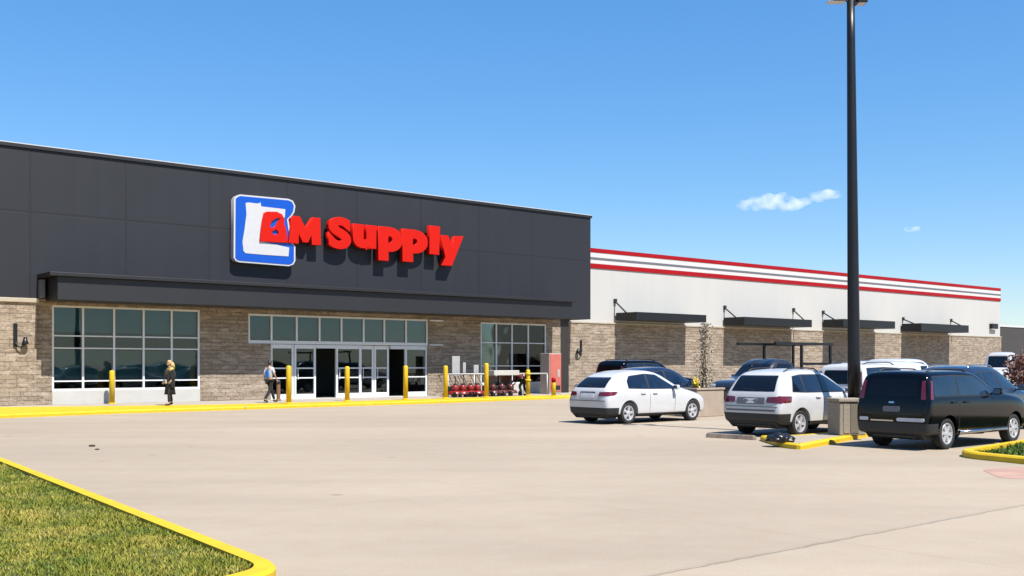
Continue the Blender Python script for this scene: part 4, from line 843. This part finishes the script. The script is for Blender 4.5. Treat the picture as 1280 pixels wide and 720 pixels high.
def car(name, label, cat, wheel, heading, S, group=None):
    t = empty(name); tag(t, label, cat, group); hw = S['w'] / 2
    fx = Vector((math.cos(heading), math.sin(heading), 0)); fy = Vector((-fx.y, fx.x, 0))
    t.location = Vector((wheel.x, wheel.y, 0)) + fy * (hw if not S.get('leftref') else -hw); t.rotation_euler = (0, 0, heading)
    me = car_body(S); bvh = BVHTree.FromPolygons([v.co.copy() for v in me.vertices], [list(p.vertices) for p in me.polygons])
    body = link('body', me, S['paint'], t, 0, True); clad(me, *S['clad']) if 'clad' in S else None; me.set_sharp_from_angle(angle=R(38)) if hasattr(me, 'set_sharp_from_angle') else None
    gl, gb = S.get('glass', 'carglass'), S.get('rearglass', S.get('glass', 'carglass'))
    for sd in (-1, 1):
        if S.get('windows'):
            hp = hull([p for w in S['windows'] for p in w]); hp = [(q.x, q.y) for q in inset([Vector(p) for p in hp], -.022)]
            decal('window_trim', bvh, hp, 'side', sd, 'plastic', t, .003, .02)
        for pts in S.get('windows', []): decal('side_window', bvh, pts, 'side', sd, gl, t)
        for nm, pts, mt in S.get('sidebits', []): decal(nm, bvh, pts, 'side', sd, mt, t, .010 if nm != 'door_gap' else .002, .03, 3, .02 if nm != 'door_gap' else 0)
        for nm, pts, mt in S.get('rearpair', []): decal(nm, bvh, [(sd * a, b) for a, b in pts], 'rear', 0, mt, t, .012, .04, 3, .02)
        for nm, pts, mt in S.get('frontpair', []): decal(nm, bvh, [(sd * a, b) for a, b in pts], 'front', 0, mt, t, .012, .04, 3, .02)
        for x, z in S.get('handles', []):
            h = bvh.ray_cast(Vector((x, sd * 4, z)), Vector((0, -sd, 0)))[0]
            if h: MB().box(h.x - .09, h.x + .09, min(h.y - sd * .005, h.y + sd * .035), max(h.y - sd * .005, h.y + sd * .035), z - .014, z + .014).build('door_handle', S.get('handlemat', S['paint']), t, .008)
        if 'mirror' in S:
            x, z = S['mirror']; h = bvh.ray_cast(Vector((x, sd * 4, z - .06)), Vector((0, -sd, 0)))[0]
            if h:
                y0, y1 = sorted((h.y + sd * .05, h.y + sd * .23)); o = MB().box(x - .05, x + .07, y0, y1, z - .07, z + .07).build('mirror', S.get('mirrormat', S['paint']), t, .03, True, 3)
                ya, yb = sorted((h.y - sd * .02, h.y + sd * .07)); MB().box(x - .02, x + .02, ya, yb, z - .06, z - .03).build('mirror_arm', 'plastic', o); MB().box(x - .056, x - .051, y0 + .02, y1 - .02, z - .05, z + .05).build('mirror_glass', 'chrome', o)
        if S.get('rails'):
            rl = MB(); pts = []
            for k in range(9):
                x = S['rails'][0] + (S['rails'][1] - S['rails'][0]) * k / 8; y = sd * S['rails'][2]; h = bvh.ray_cast(Vector((x, y, 5)), Vector((0, 0, -1)))[0]
                if h: pts.append((x, y, h.z + (.0 if k in (0, 8) else .045)))
            if len(pts) > 2: rl.tube(pts, .016, 6); rl.build('roof_rail', S.get('railmat', 'plastic'), t, 0, True)
    for nm, pts, mt in S.get('rear', []): decal(nm, bvh, pts, 'rear', 0, mt, t, .012 if nm != 'rear_window' else .006, .04, 5, .035)
    for nm, pts, mt in S.get('front', []): decal(nm, bvh, pts, 'front', 0, mt, t, .008, .03, 5, .035)
    ty, rm = wheel_pair(S); tm = rmm = None
    for ax in (0, S['wb']):
        for sd in (-1, 1):
            if tm is None: o = ty.build('wheel', 'rubber', t, 0, True); tm = o.data; r_ = rm.build('rim', S.get('rimmat', 'rim'), o); rmm = r_.data
            else:
                o = bpy.data.objects.new('wheel', tm); COL.objects.link(o); o.parent = t; r_ = bpy.data.objects.new('rim', rmm); COL.objects.link(r_); r_.parent = o
            o.location = (ax, sd * (hw - .125), S['r']); o.rotation_euler = (0, random.uniform(0, 6), 0) if sd < 0 else (0, random.uniform(0, 6), R(180))
    # dark floor pan, axle and exhaust under the body
    un = MB(); zu = S['st'][3][1]; fr_ = S['st'][0][0] + .10; un.box(fr_, S['wb'] + .55, -hw * .60, hw * .60, zu - .07, zu + .10); un.build('underbody', 'plastic', t, .03)
    un = MB(); un.prismy([(fr_ - .02, zu + .12), (fr_ - .06, zu + .02), (fr_ + .10, zu - .10), (fr_ + .40, zu - .10), (fr_ + .40, zu + .12)], -hw * .80, hw * .80); un.build('rear_valance', 'plastic', t, .02)
    MB().tube([(0, -hw + .22, S['r']), (0, hw - .22, S['r'])], .045, 8).build('axle', 'plastic', t)
    if S.get('ext'): S['ext'](t, bvh)
    return t
E_ = R(0)
# white hatchback
hw = .85
hatch = dict(clad=(-.42, .47, .29), wb=2.75, w=1.68, r=.31, paint='pwhite', crown=.015, spokes=5,
 st=[(-.86, .36, .60, .66, .55, .60, .50), (-.85, .30, .64, .80, .70, .74, .62), (-.80, .27, .74, .98, .77, .80, .66), (-.70, .25, .86, 1.09, .81, .83, .66), (-.50, .24, .96, 1.25, .83, .845, .62), (-.22, .23, .98, 1.42, .835, .85, .60), (.10, .23, .95, 1.49, .835, .85, .60), (.60, .23, .94, 1.525, .835, .85, .61), (1.10, .23, .93, 1.52, .835, .85, .61), (1.50, .23, .92, 1.45, .835, .85, .60), (1.95, .23, .915, 1.22, .835, .845, .62), (2.30, .23, .90, 1.02, .835, .84, .66), (2.75, .23, .84, .93, .83, .835, .66), (3.15, .24, .76, .84, .80, .80, .62), (3.42, .27, .66, .72, .70, .70, .55), (3.52, .34, .58, .62, .55, .55, .45)],
 windows=[[(-.02, 1.02), (.02, 1.20), (.16, 1.34), (.80, 1.40), (.80, 1.00)], [(.87, 1.00), (.87, 1.40), (1.28, 1.37), (1.95, 1.03), (1.92, .99)]], glass='carglassblue', rearglass='carglass',
 sidebits=[('sill_trim', [(.37, .21), (2.38, .21), (2.38, .29), (.37, .29)], 'plastic'), ('door_gap', [(.835, .34), (.847, .34), (.847, .99), (.835, .99)], 'plastic'), ('door_gap', [(1.90, .34), (1.912, .34), (1.95, .96), (1.938, .96)], 'plastic')],
 rear=[('rear_window', [(-.60, 1.03), (.60, 1.03), (.50, 1.32), (-.50, 1.32)], 'carglass'), ('licence_plate', [(-.26, .74), (.26, .74), (.26, .87), (-.26, .87)], 'plate'), ('hatch_gap', [(-.70, .655), (.70, .655), (.70, .668), (-.70, .668)], 'plastic'), ('rear_wiper', [(-.05, 1.06), (.30, 1.09), (.30, 1.105), (-.05, 1.08)], 'black'), ('badge_strip', [(-.3, .89), (.3, .89), (.3, .915), (-.3, .915)], 'plastic')],
 rearpair=[('tail_light', [(.44, .80), (.78, .80), (.78, .92), (.47, .91)], 'taillight')], frontpair=[('headlight', [(.40, .62), (.75, .66), (.78, .76), (.45, .72)], 'headlight')],
 front=[('windshield', [(-.62, 1.06), (.62, 1.06), (.52, 1.40), (-.52, 1.40)], 'carglass'), ('grille', [(-.35, .42), (.35, .42), (.40, .56), (-.40, .56)], 'plastic')],
 handles=[(.55, .86), (1.05, .86)], mirror=(1.86, 1.02))
hatch['sidebits'].append(('tail_light', [(-.78, .80), (-.60, .83), (-.48, .90), (-.56, .925), (-.78, .92)], 'taillight'))
car('white_hatchback', 'glossy white hatchback with a sloping rear window parked nearest the shop corner', 'car', W_HATCH, ANG, hatch)
# white wagon
wag = dict(clad=(-.42, .55, .36), wb=2.7, w=1.70, r=.315, paint='pwhite2', crown=.015, spokes=5,
 st=[(-.82, .44, .56, .64, .55, .62, .52), (-.81, .40, .62, .78, .73, .77, .66), (-.77, .34, .72, .99, .79, .82, .70), (-.68, .30, .94, 1.14, .82, .845, .69), (-.50, .28, .98, 1.42, .835, .855, .64), (-.32, .27, .99, 1.53, .84, .86, .63), (.0, .27, .99, 1.575, .84, .86, .63), (.55, .27, .98, 1.59, .84, .86, .63), (1.05, .27, .975, 1.57, .84, .86, .63), (1.42, .27, .97, 1.46, .84, .855, .62), (1.95, .27, .96, 1.16, .84, .85, .64), (2.20, .27, .94, 1.03, .84, .85, .68), (2.70, .27, .87, .95, .83, .84, .68), (3.10, .28, .80, .86, .80, .80, .64), (3.38, .32, .68, .74, .70, .70, .56), (3.47, .38, .6, .64, .55, .55, .45)],
 windows=[[(-.30, 1.06), (-.12, 1.40), (.16, 1.43), (.16, 1.05)], [(.22, 1.05), (.22, 1.435), (.84, 1.435), (.84, 1.05)], [(.91, 1.05), (.91, 1.43), (1.18, 1.41), (1.90, 1.08), (1.88, 1.04)]], glass='carglassblue',
 sidebits=[('sill_trim', [(.37, .25), (2.33, .25), (2.33, .35), (.37, .35)], 'plastic'), ('door_gap', [(.87, .38), (.882, .38), (.882, 1.03), (.87, 1.03)], 'plastic'), ('tail_light', [(-.74, .80), (-.42, .82), (-.40, .95), (-.74, .96)], 'taillight')],
 rear=[('rear_window', [(-.62, 1.06), (.62, 1.06), (.54, 1.43), (-.54, 1.43)], 'carglass'), ('hatch_gap', [(-.74, .70), (.74, .70), (.74, .713), (-.74, .713)], 'plastic'), ('rear_wiper', [(-.05, 1.09), (.32, 1.12), (.32, 1.135), (-.05, 1.11)], 'black'), ('plate_recess', [(-.40, .76), (.40, .76), (.40, .92), (-.40, .92)], 'grey'), ('licence_plate', [(-.2, .785), (.2, .785), (.2, .895), (-.2, .895)], 'plate'), ('reflector_strip', [(-.70, .60), (.70, .60), (.70, .64), (-.70, .64)], 'grey')],
 rearpair=[('tail_light', [(.45, .80), (.83, .79), (.83, .95), (.46, .93)], 'taillight')], frontpair=[('headlight', [(.40, .66), (.75, .70), (.78, .80), (.45, .76)], 'headlight')],
 front=[('windshield', [(-.64, 1.10), (.64, 1.10), (.54, 1.45), (-.54, 1.45)], 'carglass')], handles=[(.65, .92), (1.10, .92)], mirror=(1.80, 1.06), rails=(-.25, 1.15, .52))
car('white_wagon', 'white station wagon with red tail lights parked beside the lamp post', 'car', W_WAG, ANG, wag)
# black SUV
def suvbits(t, bvh): MB().tube([(.42, -.80, .33), (2.42, -.80, .33)], .035, 8).build('side_step', 'chrome', t, 0, True)
suv = dict(box=1, clad=(-.42, .53, .37), wb=2.86, w=1.56, r=.315, paint='pblack', crown=.012, spokes=6,
 st=[(-.80, .42, .56, .68, .60, .64, .60), (-.79, .34, .62, .86, .72, .745, .70), (-.76, .31, .86, 1.06, .765, .775, .71), (-.72, .30, 1.00, 1.24, .775, .785, .69), (-.66, .30, 1.02, 1.46, .78, .788, .67), (-.58, .29, 1.02, 1.545, .78, .788, .66), (-.35, .29, 1.02, 1.56, .78, .788, .66), (.0, .28, 1.02, 1.565, .78, .788, .66), (.6, .28, 1.01, 1.57, .78, .788, .66), (1.1, .28, 1.01, 1.56, .78, .788, .66), (1.42, .28, 1.0, 1.51, .78, .788, .65), (1.85, .28, .99, 1.29, .78, .788, .65), (2.20, .28, .985, 1.10, .78, .788, .69), (2.86, .28, .96, 1.04, .775, .785, .70), (3.35, .30, .89, .98, .765, .765, .68), (3.62, .34, .76, .85, .72, .72, .62), (3.70, .40, .64, .72, .62, .62, .52)],
 windows=[[(-.54, 1.07), (-.48, 1.44), (.38, 1.46), (.38, 1.07)], [(.43, 1.07), (.44, 1.45), (1.16, 1.44), (1.92, 1.12), (1.90, 1.06)]], glass='carglassblue', rearglass='carglass',
 sidebits=[('sill_trim', [(.38, .28), (2.48, .28), (2.48, .36), (.38, .36)], 'plastic'), ('door_gap', [(.40, .40), (.411, .40), (.411, 1.05), (.40, 1.05)], 'plastic'), ('tail_light', [(-.70, 1.00), (-.60, 1.00), (-.50, 1.36), (-.56, 1.38)], 'taillight')],
 rear=[('rear_window', [(-.56, 1.06), (.56, 1.06), (.50, 1.40), (-.50, 1.40)], 'carglassdark'), ('badge', [(-.06, .92), (.06, .92), (.06, .955), (-.06, .955)], 'chrome'), ('bumper_chrome', [(-.70, .565), (-.12, .565), (-.12, .635), (-.70, .635)], 'plate'), ('bumper_chrome', [(.50, .565), (.70, .565), (.70, .635), (.50, .635)], 'plate'), ('bumper_step', [(-.05, .56), (.45, .56), (.45, .585), (-.05, .585)], 'chrome'), ('hatch_gap', [(-.66, .70), (.66, .70), (.66, .712), (-.66, .712)], 'plastic'), ('licence_plate', [(-.18, .75), (.18, .75), (.18, .86), (-.18, .86)], 'grey')],
 rearpair=[('tail_light', [(.62, 1.00), (.72, 1.00), (.66, 1.36), (.60, 1.38)], 'taillight')], frontpair=[('headlight', [(.40, .74), (.70, .76), (.72, .88), (.45, .86)], 'headlight')],
 front=[('windshield', [(-.60, 1.14), (.60, 1.14), (.52, 1.46), (-.52, 1.46)], 'carglassblue')], handles=[(.18, .93), (.68, .93)], mirror=(1.84, 1.13), mirrormat='pblack', ext=suvbits, rails=(-.4, 1.2, .52))
car('black_suv', 'glossy black sport utility car with silver wheels parked in front of the grass island', 'car', W_SUV, ANG, suv)
# cars behind
def variant(base, paint, zs=1.0, **kw):
    S = {k: v for k, v in base.items()}; S['paint'] = paint; S.update(kw)
    if zs != 1.0:
        f = lambda z: z if z < .5 else .5 + (z - .5) * zs
        S['st'] = [(x, a, f(b), f(c), d, e, g_) for x, a, b, c, d, e, g_ in base['st']]
        S['windows'] = [[(x, f(z)) for x, z in p_] for p_ in base['windows']]
        for key in ('sidebits', 'rear', 'rearpair', 'front', 'frontpair'): S[key] = [(n_, [(x, f(z)) for x, z in p_], m_) for n_, p_, m_ in base[key]]
        if zs > 1.1: S['sidebits'] = [q for q in S['sidebits'] if q[0] != 'tail_light']
        S['handles'] = [(x, f(z)) for x, z in base['handles']]; S['mirror'] = (base['mirror'][0], f(base['mirror'][1]))
    return S
V2 = lambda u, Y: Vector(((u - 640) / F * Y, Y, 0))
car('navy_hatchback', 'dark navy hatchback parked just beyond the white hatchback', 'car', V2(813, 33.9), ANG, variant(hatch, 'pnavy', 1.08))
car('black_suv', 'tall black sport utility car showing its roof above the white hatchback', 'car', V2(800, 38.2), ANG, variant(suv, 'pblack', 1.27, w=1.75))
car('white_suv', 'white sport utility car with dark roof rails directly beyond the black one', 'car', V2(1099, 29.0), ANG, variant(suv, 'pwhite', 1.14, ext=None))
car('white_suv', 'taller white sport utility car farther behind, roof rising between the canopy piers', 'car', V2(1140, 39.5), ANG, variant(suv, 'pwhite', 1.32, w=1.75, ext=None, rails=None))
car('navy_wagon', 'dark navy wagon parked just behind the bonnet of the near black car', 'car', V2(1230, 25.4), ANG, variant(wag, 'pnavy', 1.07, railmat='chrome'))
# white van and pickups
van = dict(box=1, clad=(-.5, .5, .38), wb=3.0, w=1.85, r=.33, paint='pwhite', crown=.015,
 st=[(-.95, .45, .9, 1.2, .75, .8, .7), (-.94, .38, 1.0, 1.7, .86, .9, .8), (-.90, .33, 1.05, 1.86, .9, .915, .80), (-.6, .3, 1.05, 1.90, .91, .925, .80), (.5, .3, 1.05, 1.90, .91, .925, .80), (1.6, .3, 1.05, 1.88, .91, .925, .79), (2.1, .3, 1.04, 1.78, .91, .92, .76), (2.6, .3, 1.03, 1.45, .91, .91, .74), (3.0, .3, 1.0, 1.15, .9, .9, .76), (3.5, .32, .88, 1.0, .85, .85, .7), (3.75, .38, .7, .8, .7, .7, .6)],
 windows=[[(1.45, 1.12), (1.45, 1.62), (1.95, 1.62), (2.55, 1.15)]], sidebits=[('sill_trim', [(.4, .28), (2.6, .28), (2.6, .38), (.4, .38)], 'plastic'), ('door_gap', [(1.38, .42), (1.392, .42), (1.392, 1.7), (1.38, 1.7)], 'plastic')],
 rear=[('rear_window', [(-.6, 1.2), (.6, 1.2), (.56, 1.62), (-.56, 1.62)], 'carglass')], rearpair=[('tail_light', [(.78, .8), (.88, .8), (.86, 1.2), (.78, 1.2)], 'taillight')],
 frontpair=[('headlight', [(.5, .75), (.8, .78), (.8, .9), (.52, .88)], 'headlight')], front=[('windshield', [(-.68, 1.2), (.68, 1.2), (.6, 1.68), (-.6, 1.68)], 'carglass')], handles=[(1.55, .98)], mirror=(2.35, 1.18))
van_low = dict(van); van_low['st'] = [(x, a, b if b < .5 else .5 + (b - .5) * .93, .5 + (c - .5) * .93, d, e, g_) for x, a, b, c, d, e, g_ in van['st']]
car('white_van', 'plain white panel van parked behind the lamp post', 'van', V2(1126, 33.6), ANG, van_low)
pick = dict(wb=3.5, w=1.85, r=.37, paint='pgrey', crown=.012,
 st=[(-1.1, .55, .8, .9, .8, .85, .75), (-1.09, .5, .95, 1.08, .88, .91, .86), (-1.0, .42, 1.0, 1.12, .91, .925, .88), (.9, .38, 1.02, 1.13, .92, .925, .88), (1.22, .38, 1.05, 1.15, .92, .925, .88), (1.30, .38, 1.08, 1.70, .92, .925, .74), (1.40, .38, 1.09, 1.86, .92, .925, .72), (1.9, .38, 1.09, 1.92, .92, .925, .72), (2.4, .38, 1.09, 1.86, .92, .925, .71), (2.75, .38, 1.09, 1.55, .92, .92, .72), (3.05, .38, 1.08, 1.20, .92, .92, .76), (3.6, .4, 1.04, 1.14, .91, .91, .76), (4.2, .42, .98, 1.08, .88, .88, .72), (4.4, .5, .8, .9, .78, .78, .66)],
 windows=[[(1.50, 1.17), (1.50, 1.70), (2.25, 1.72), (2.80, 1.2)]], sidebits=[('sill_trim', [(.5, .36), (3.0, .36), (3.0, .44), (.5, .44)], 'plastic'), ('door_gap', [(1.44, .5), (1.452, .5), (1.452, 1.15), (1.44, 1.15)], 'plastic')],
 rear=[('rear_window', [(-.62, 1.22), (.62, 1.22), (.58, 1.72), (-.58, 1.72)], 'carglass'), ('bumper_trim', [(-.85, .5), (.85, .5), (.85, .64), (-.85, .64)], 'chrome')], rearpair=[('tail_light', [(.78, .75), (.9, .75), (.9, 1.0), (.78, 1.0)], 'taillight')],
 frontpair=[('headlight', [(.5, .82), (.82, .84), (.82, .98), (.52, .96)], 'headlight')], front=[('windshield', [(-.68, 1.24), (.68, 1.24), (.6, 1.72), (-.6, 1.72)], 'carglass')], handles=[(1.65, 1.04)], mirror=(2.6, 1.24))
def rack(t, bvh):
    k = MB()
    for y in (-.86, .86):
        for x in (-.95, .95): k.box(x - .05, x + .05, y - .04, y + .04, 1.06, 2.42)
        k.box(-1.1, 2.6, y - .045, y + .045, 2.42, 2.52); k.box(-.9, .9, y - .035, y + .035, 1.66, 1.75)
    for x in (-.95, .2, .95): k.box(x - .04, x + .04, -.81, .81, 2.43, 2.51)
    k.build('ladder_rack', 'blackm', t)
    MB().box(-.9, .1, -.7, .7, 1.06, 1.45).build('tool_box', 'alu', t, .02); MB().box(.3, .85, -.7, .2, 1.06, 1.32).build('crate', 'cap', t, .02)
S = variant(pick, 'pgrey'); S['ext'] = rack; S['leftref'] = True
car('pickup_truck', 'dark grey pickup truck with a black ladder rack standing behind the white wagon', 'pickup truck', V2(1022, 40.0), ANG + math.pi, S)
car('pickup_truck', 'white pickup truck far back before the stone end of the white building', 'pickup truck', V2(1254, 62.0), ANG, variant(pick, 'pwhite', 1.38))
# ------------------------------------------------------------------ cloud
def cloud(u0, u1, v0, v1, blobs, seed, name_label, dist=900.0):
    rs = random.Random(seed); bm = bmesh.new()
    for (fu, fv, rx, rz) in blobs:
        c = ray(u0 + (u1 - u0) * fu, v0 + (v1 - v0) * fv) * dist; k = dist / F
        r = bmesh.ops.create_icosphere(bm, subdivisions=4, radius=1)
        for v in r['verts']:
            n_ = 1 + .35 * noise.noise(v.co * 1.7 + Vector((seed, fu * 9, 0))) + .16 * noise.noise(v.co * 4.5 + Vector((0, seed, fv)))
            v.co = Vector((v.co.x * rx * k * n_ * (u1 - u0), v.co.y * rx * k * (u1 - u0) * .7 * n_, v.co.z * rz * k * (v1 - v0) * n_)) + Vector((c.x, c.y, c.z + H))
    me = bpy.data.meshes.new('cloud'); bm.to_mesh(me); bm.free()
    o = link('cloud', me, CM, None, 0, True); rm_ = o.modifiers.new('r', 'REMESH'); rm_.mode = 'VOXEL'; rm_.voxel_size = 1.2
    tag(o, name_label, None, None, 'stuff'); return o
CM, nt, b = newmat('cloud_volume'); nt.nodes.remove(b)
pv = N(nt, 'ShaderNodeVolumePrincipled'); pv.inputs['Color'].default_value = (1, 1, 1, 1); pv.inputs['Anisotropy'].default_value = 0.0
tc = N(nt, 'ShaderNodeTexCoord'); nz = N(nt, 'ShaderNodeTexNoise', Scale=.09, Detail=5.0, Roughness=.6); nt.links.new(tc.outputs['Object'], nz.inputs['Vector'])
mr = N(nt, 'ShaderNodeMapRange'); nt.links.new(nz.outputs['Fac'], mr.inputs['Value']); mr.inputs['From Min'].default_value = .38; mr.inputs['From Max'].default_value = .68; mr.inputs['To Min'].default_value = 0; mr.inputs['To Max'].default_value = .075
nt.links.new(mr.outputs[0], pv.inputs['Density']); nt.links.new(pv.outputs[0], nt.nodes['Material Output'].inputs['Volume'])
cloud(920, 1052, 236, 269, [(.08, .62, .07, .22), (.2, .55, .10, .28), (.32, .48, .11, .33), (.45, .5, .11, .33), (.55, .58, .09, .26), (.66, .48, .06, .16), (.78, .28, .09, .22), (.88, .2, .09, .2), (.95, .22, .06, .16)], 2, 'small white cumulus cloud low in the clear sky beside the lamp post')
cloud(1128, 1156, 281, 292, [(.3, .5, .25, .35), (.6, .45, .25, .3)], 6, 'faint wisp of cloud low in the sky')
# ------------------------------------------------------------------ light, sky, camera
EL = 58.0
hs = (-M + D * .05).normalized(); sd_ = Vector((hs.x * math.cos(R(EL)), hs.y * math.cos(R(EL)), math.sin(R(EL))))
ld = bpy.data.lights.new('sun', 'SUN'); ld.energy = 5.0; ld.angle = R(.5); ld.color = (1, .955, .89)
lo_ = bpy.data.objects.new('sun', ld); COL.objects.link(lo_); lo_.rotation_euler = sd_.to_track_quat('Z', 'Y').to_euler(); lo_.location = (20, -20, 60)
W = bpy.data.worlds.new('World'); SC.world = W; W.use_nodes = True; nt = W.node_tree; bg = nt.nodes['Background']
sk = nt.nodes.new('ShaderNodeTexSky'); sk.sky_type = 'NISHITA'; sk.sun_disc = False; sk.sun_elevation = R(EL); sk.sun_rotation = math.atan2(hs.x, hs.y); sk.altitude = 1500; sk.air_density = 1.4; sk.dust_density = .6; sk.ozone_density = 10.0
gm = N(nt, 'ShaderNodeGamma', Gamma=.7); hu = N(nt, 'ShaderNodeHueSaturation', Saturation=1.34, Hue=.505); nt.links.new(sk.outputs[0], gm.inputs['Color']); nt.links.new(gm.outputs[0], hu.inputs['Color'])
nt.links.new(hu.outputs[0], bg.inputs['Color']); bg.inputs['Strength'].default_value = .140
cd = bpy.data.cameras.new('camera'); cam = bpy.data.objects.new('camera', cd); COL.objects.link(cam); cam.location = (0, 0, H); cam.rotation_euler = (R(90), 0, 0)
cd.sensor_width = 36; cd.lens = 36 * F / 1280; cd.shift_y = (HV - 360) / 1280; cd.clip_end = 5000; cd.clip_start = .1
SC.camera = cam
SC.view_settings.view_transform = 'Standard'; SC.view_settings.look = 'None'; SC.view_settings.gamma = 1; SC.view_settings.exposure = 1.0; SC.view_settings.use_curve_mapping = False
SC.cycles.volume_bounces = 4; SC.cycles.max_bounces = 8; SC.cycles.transparent_max_bounces = 12
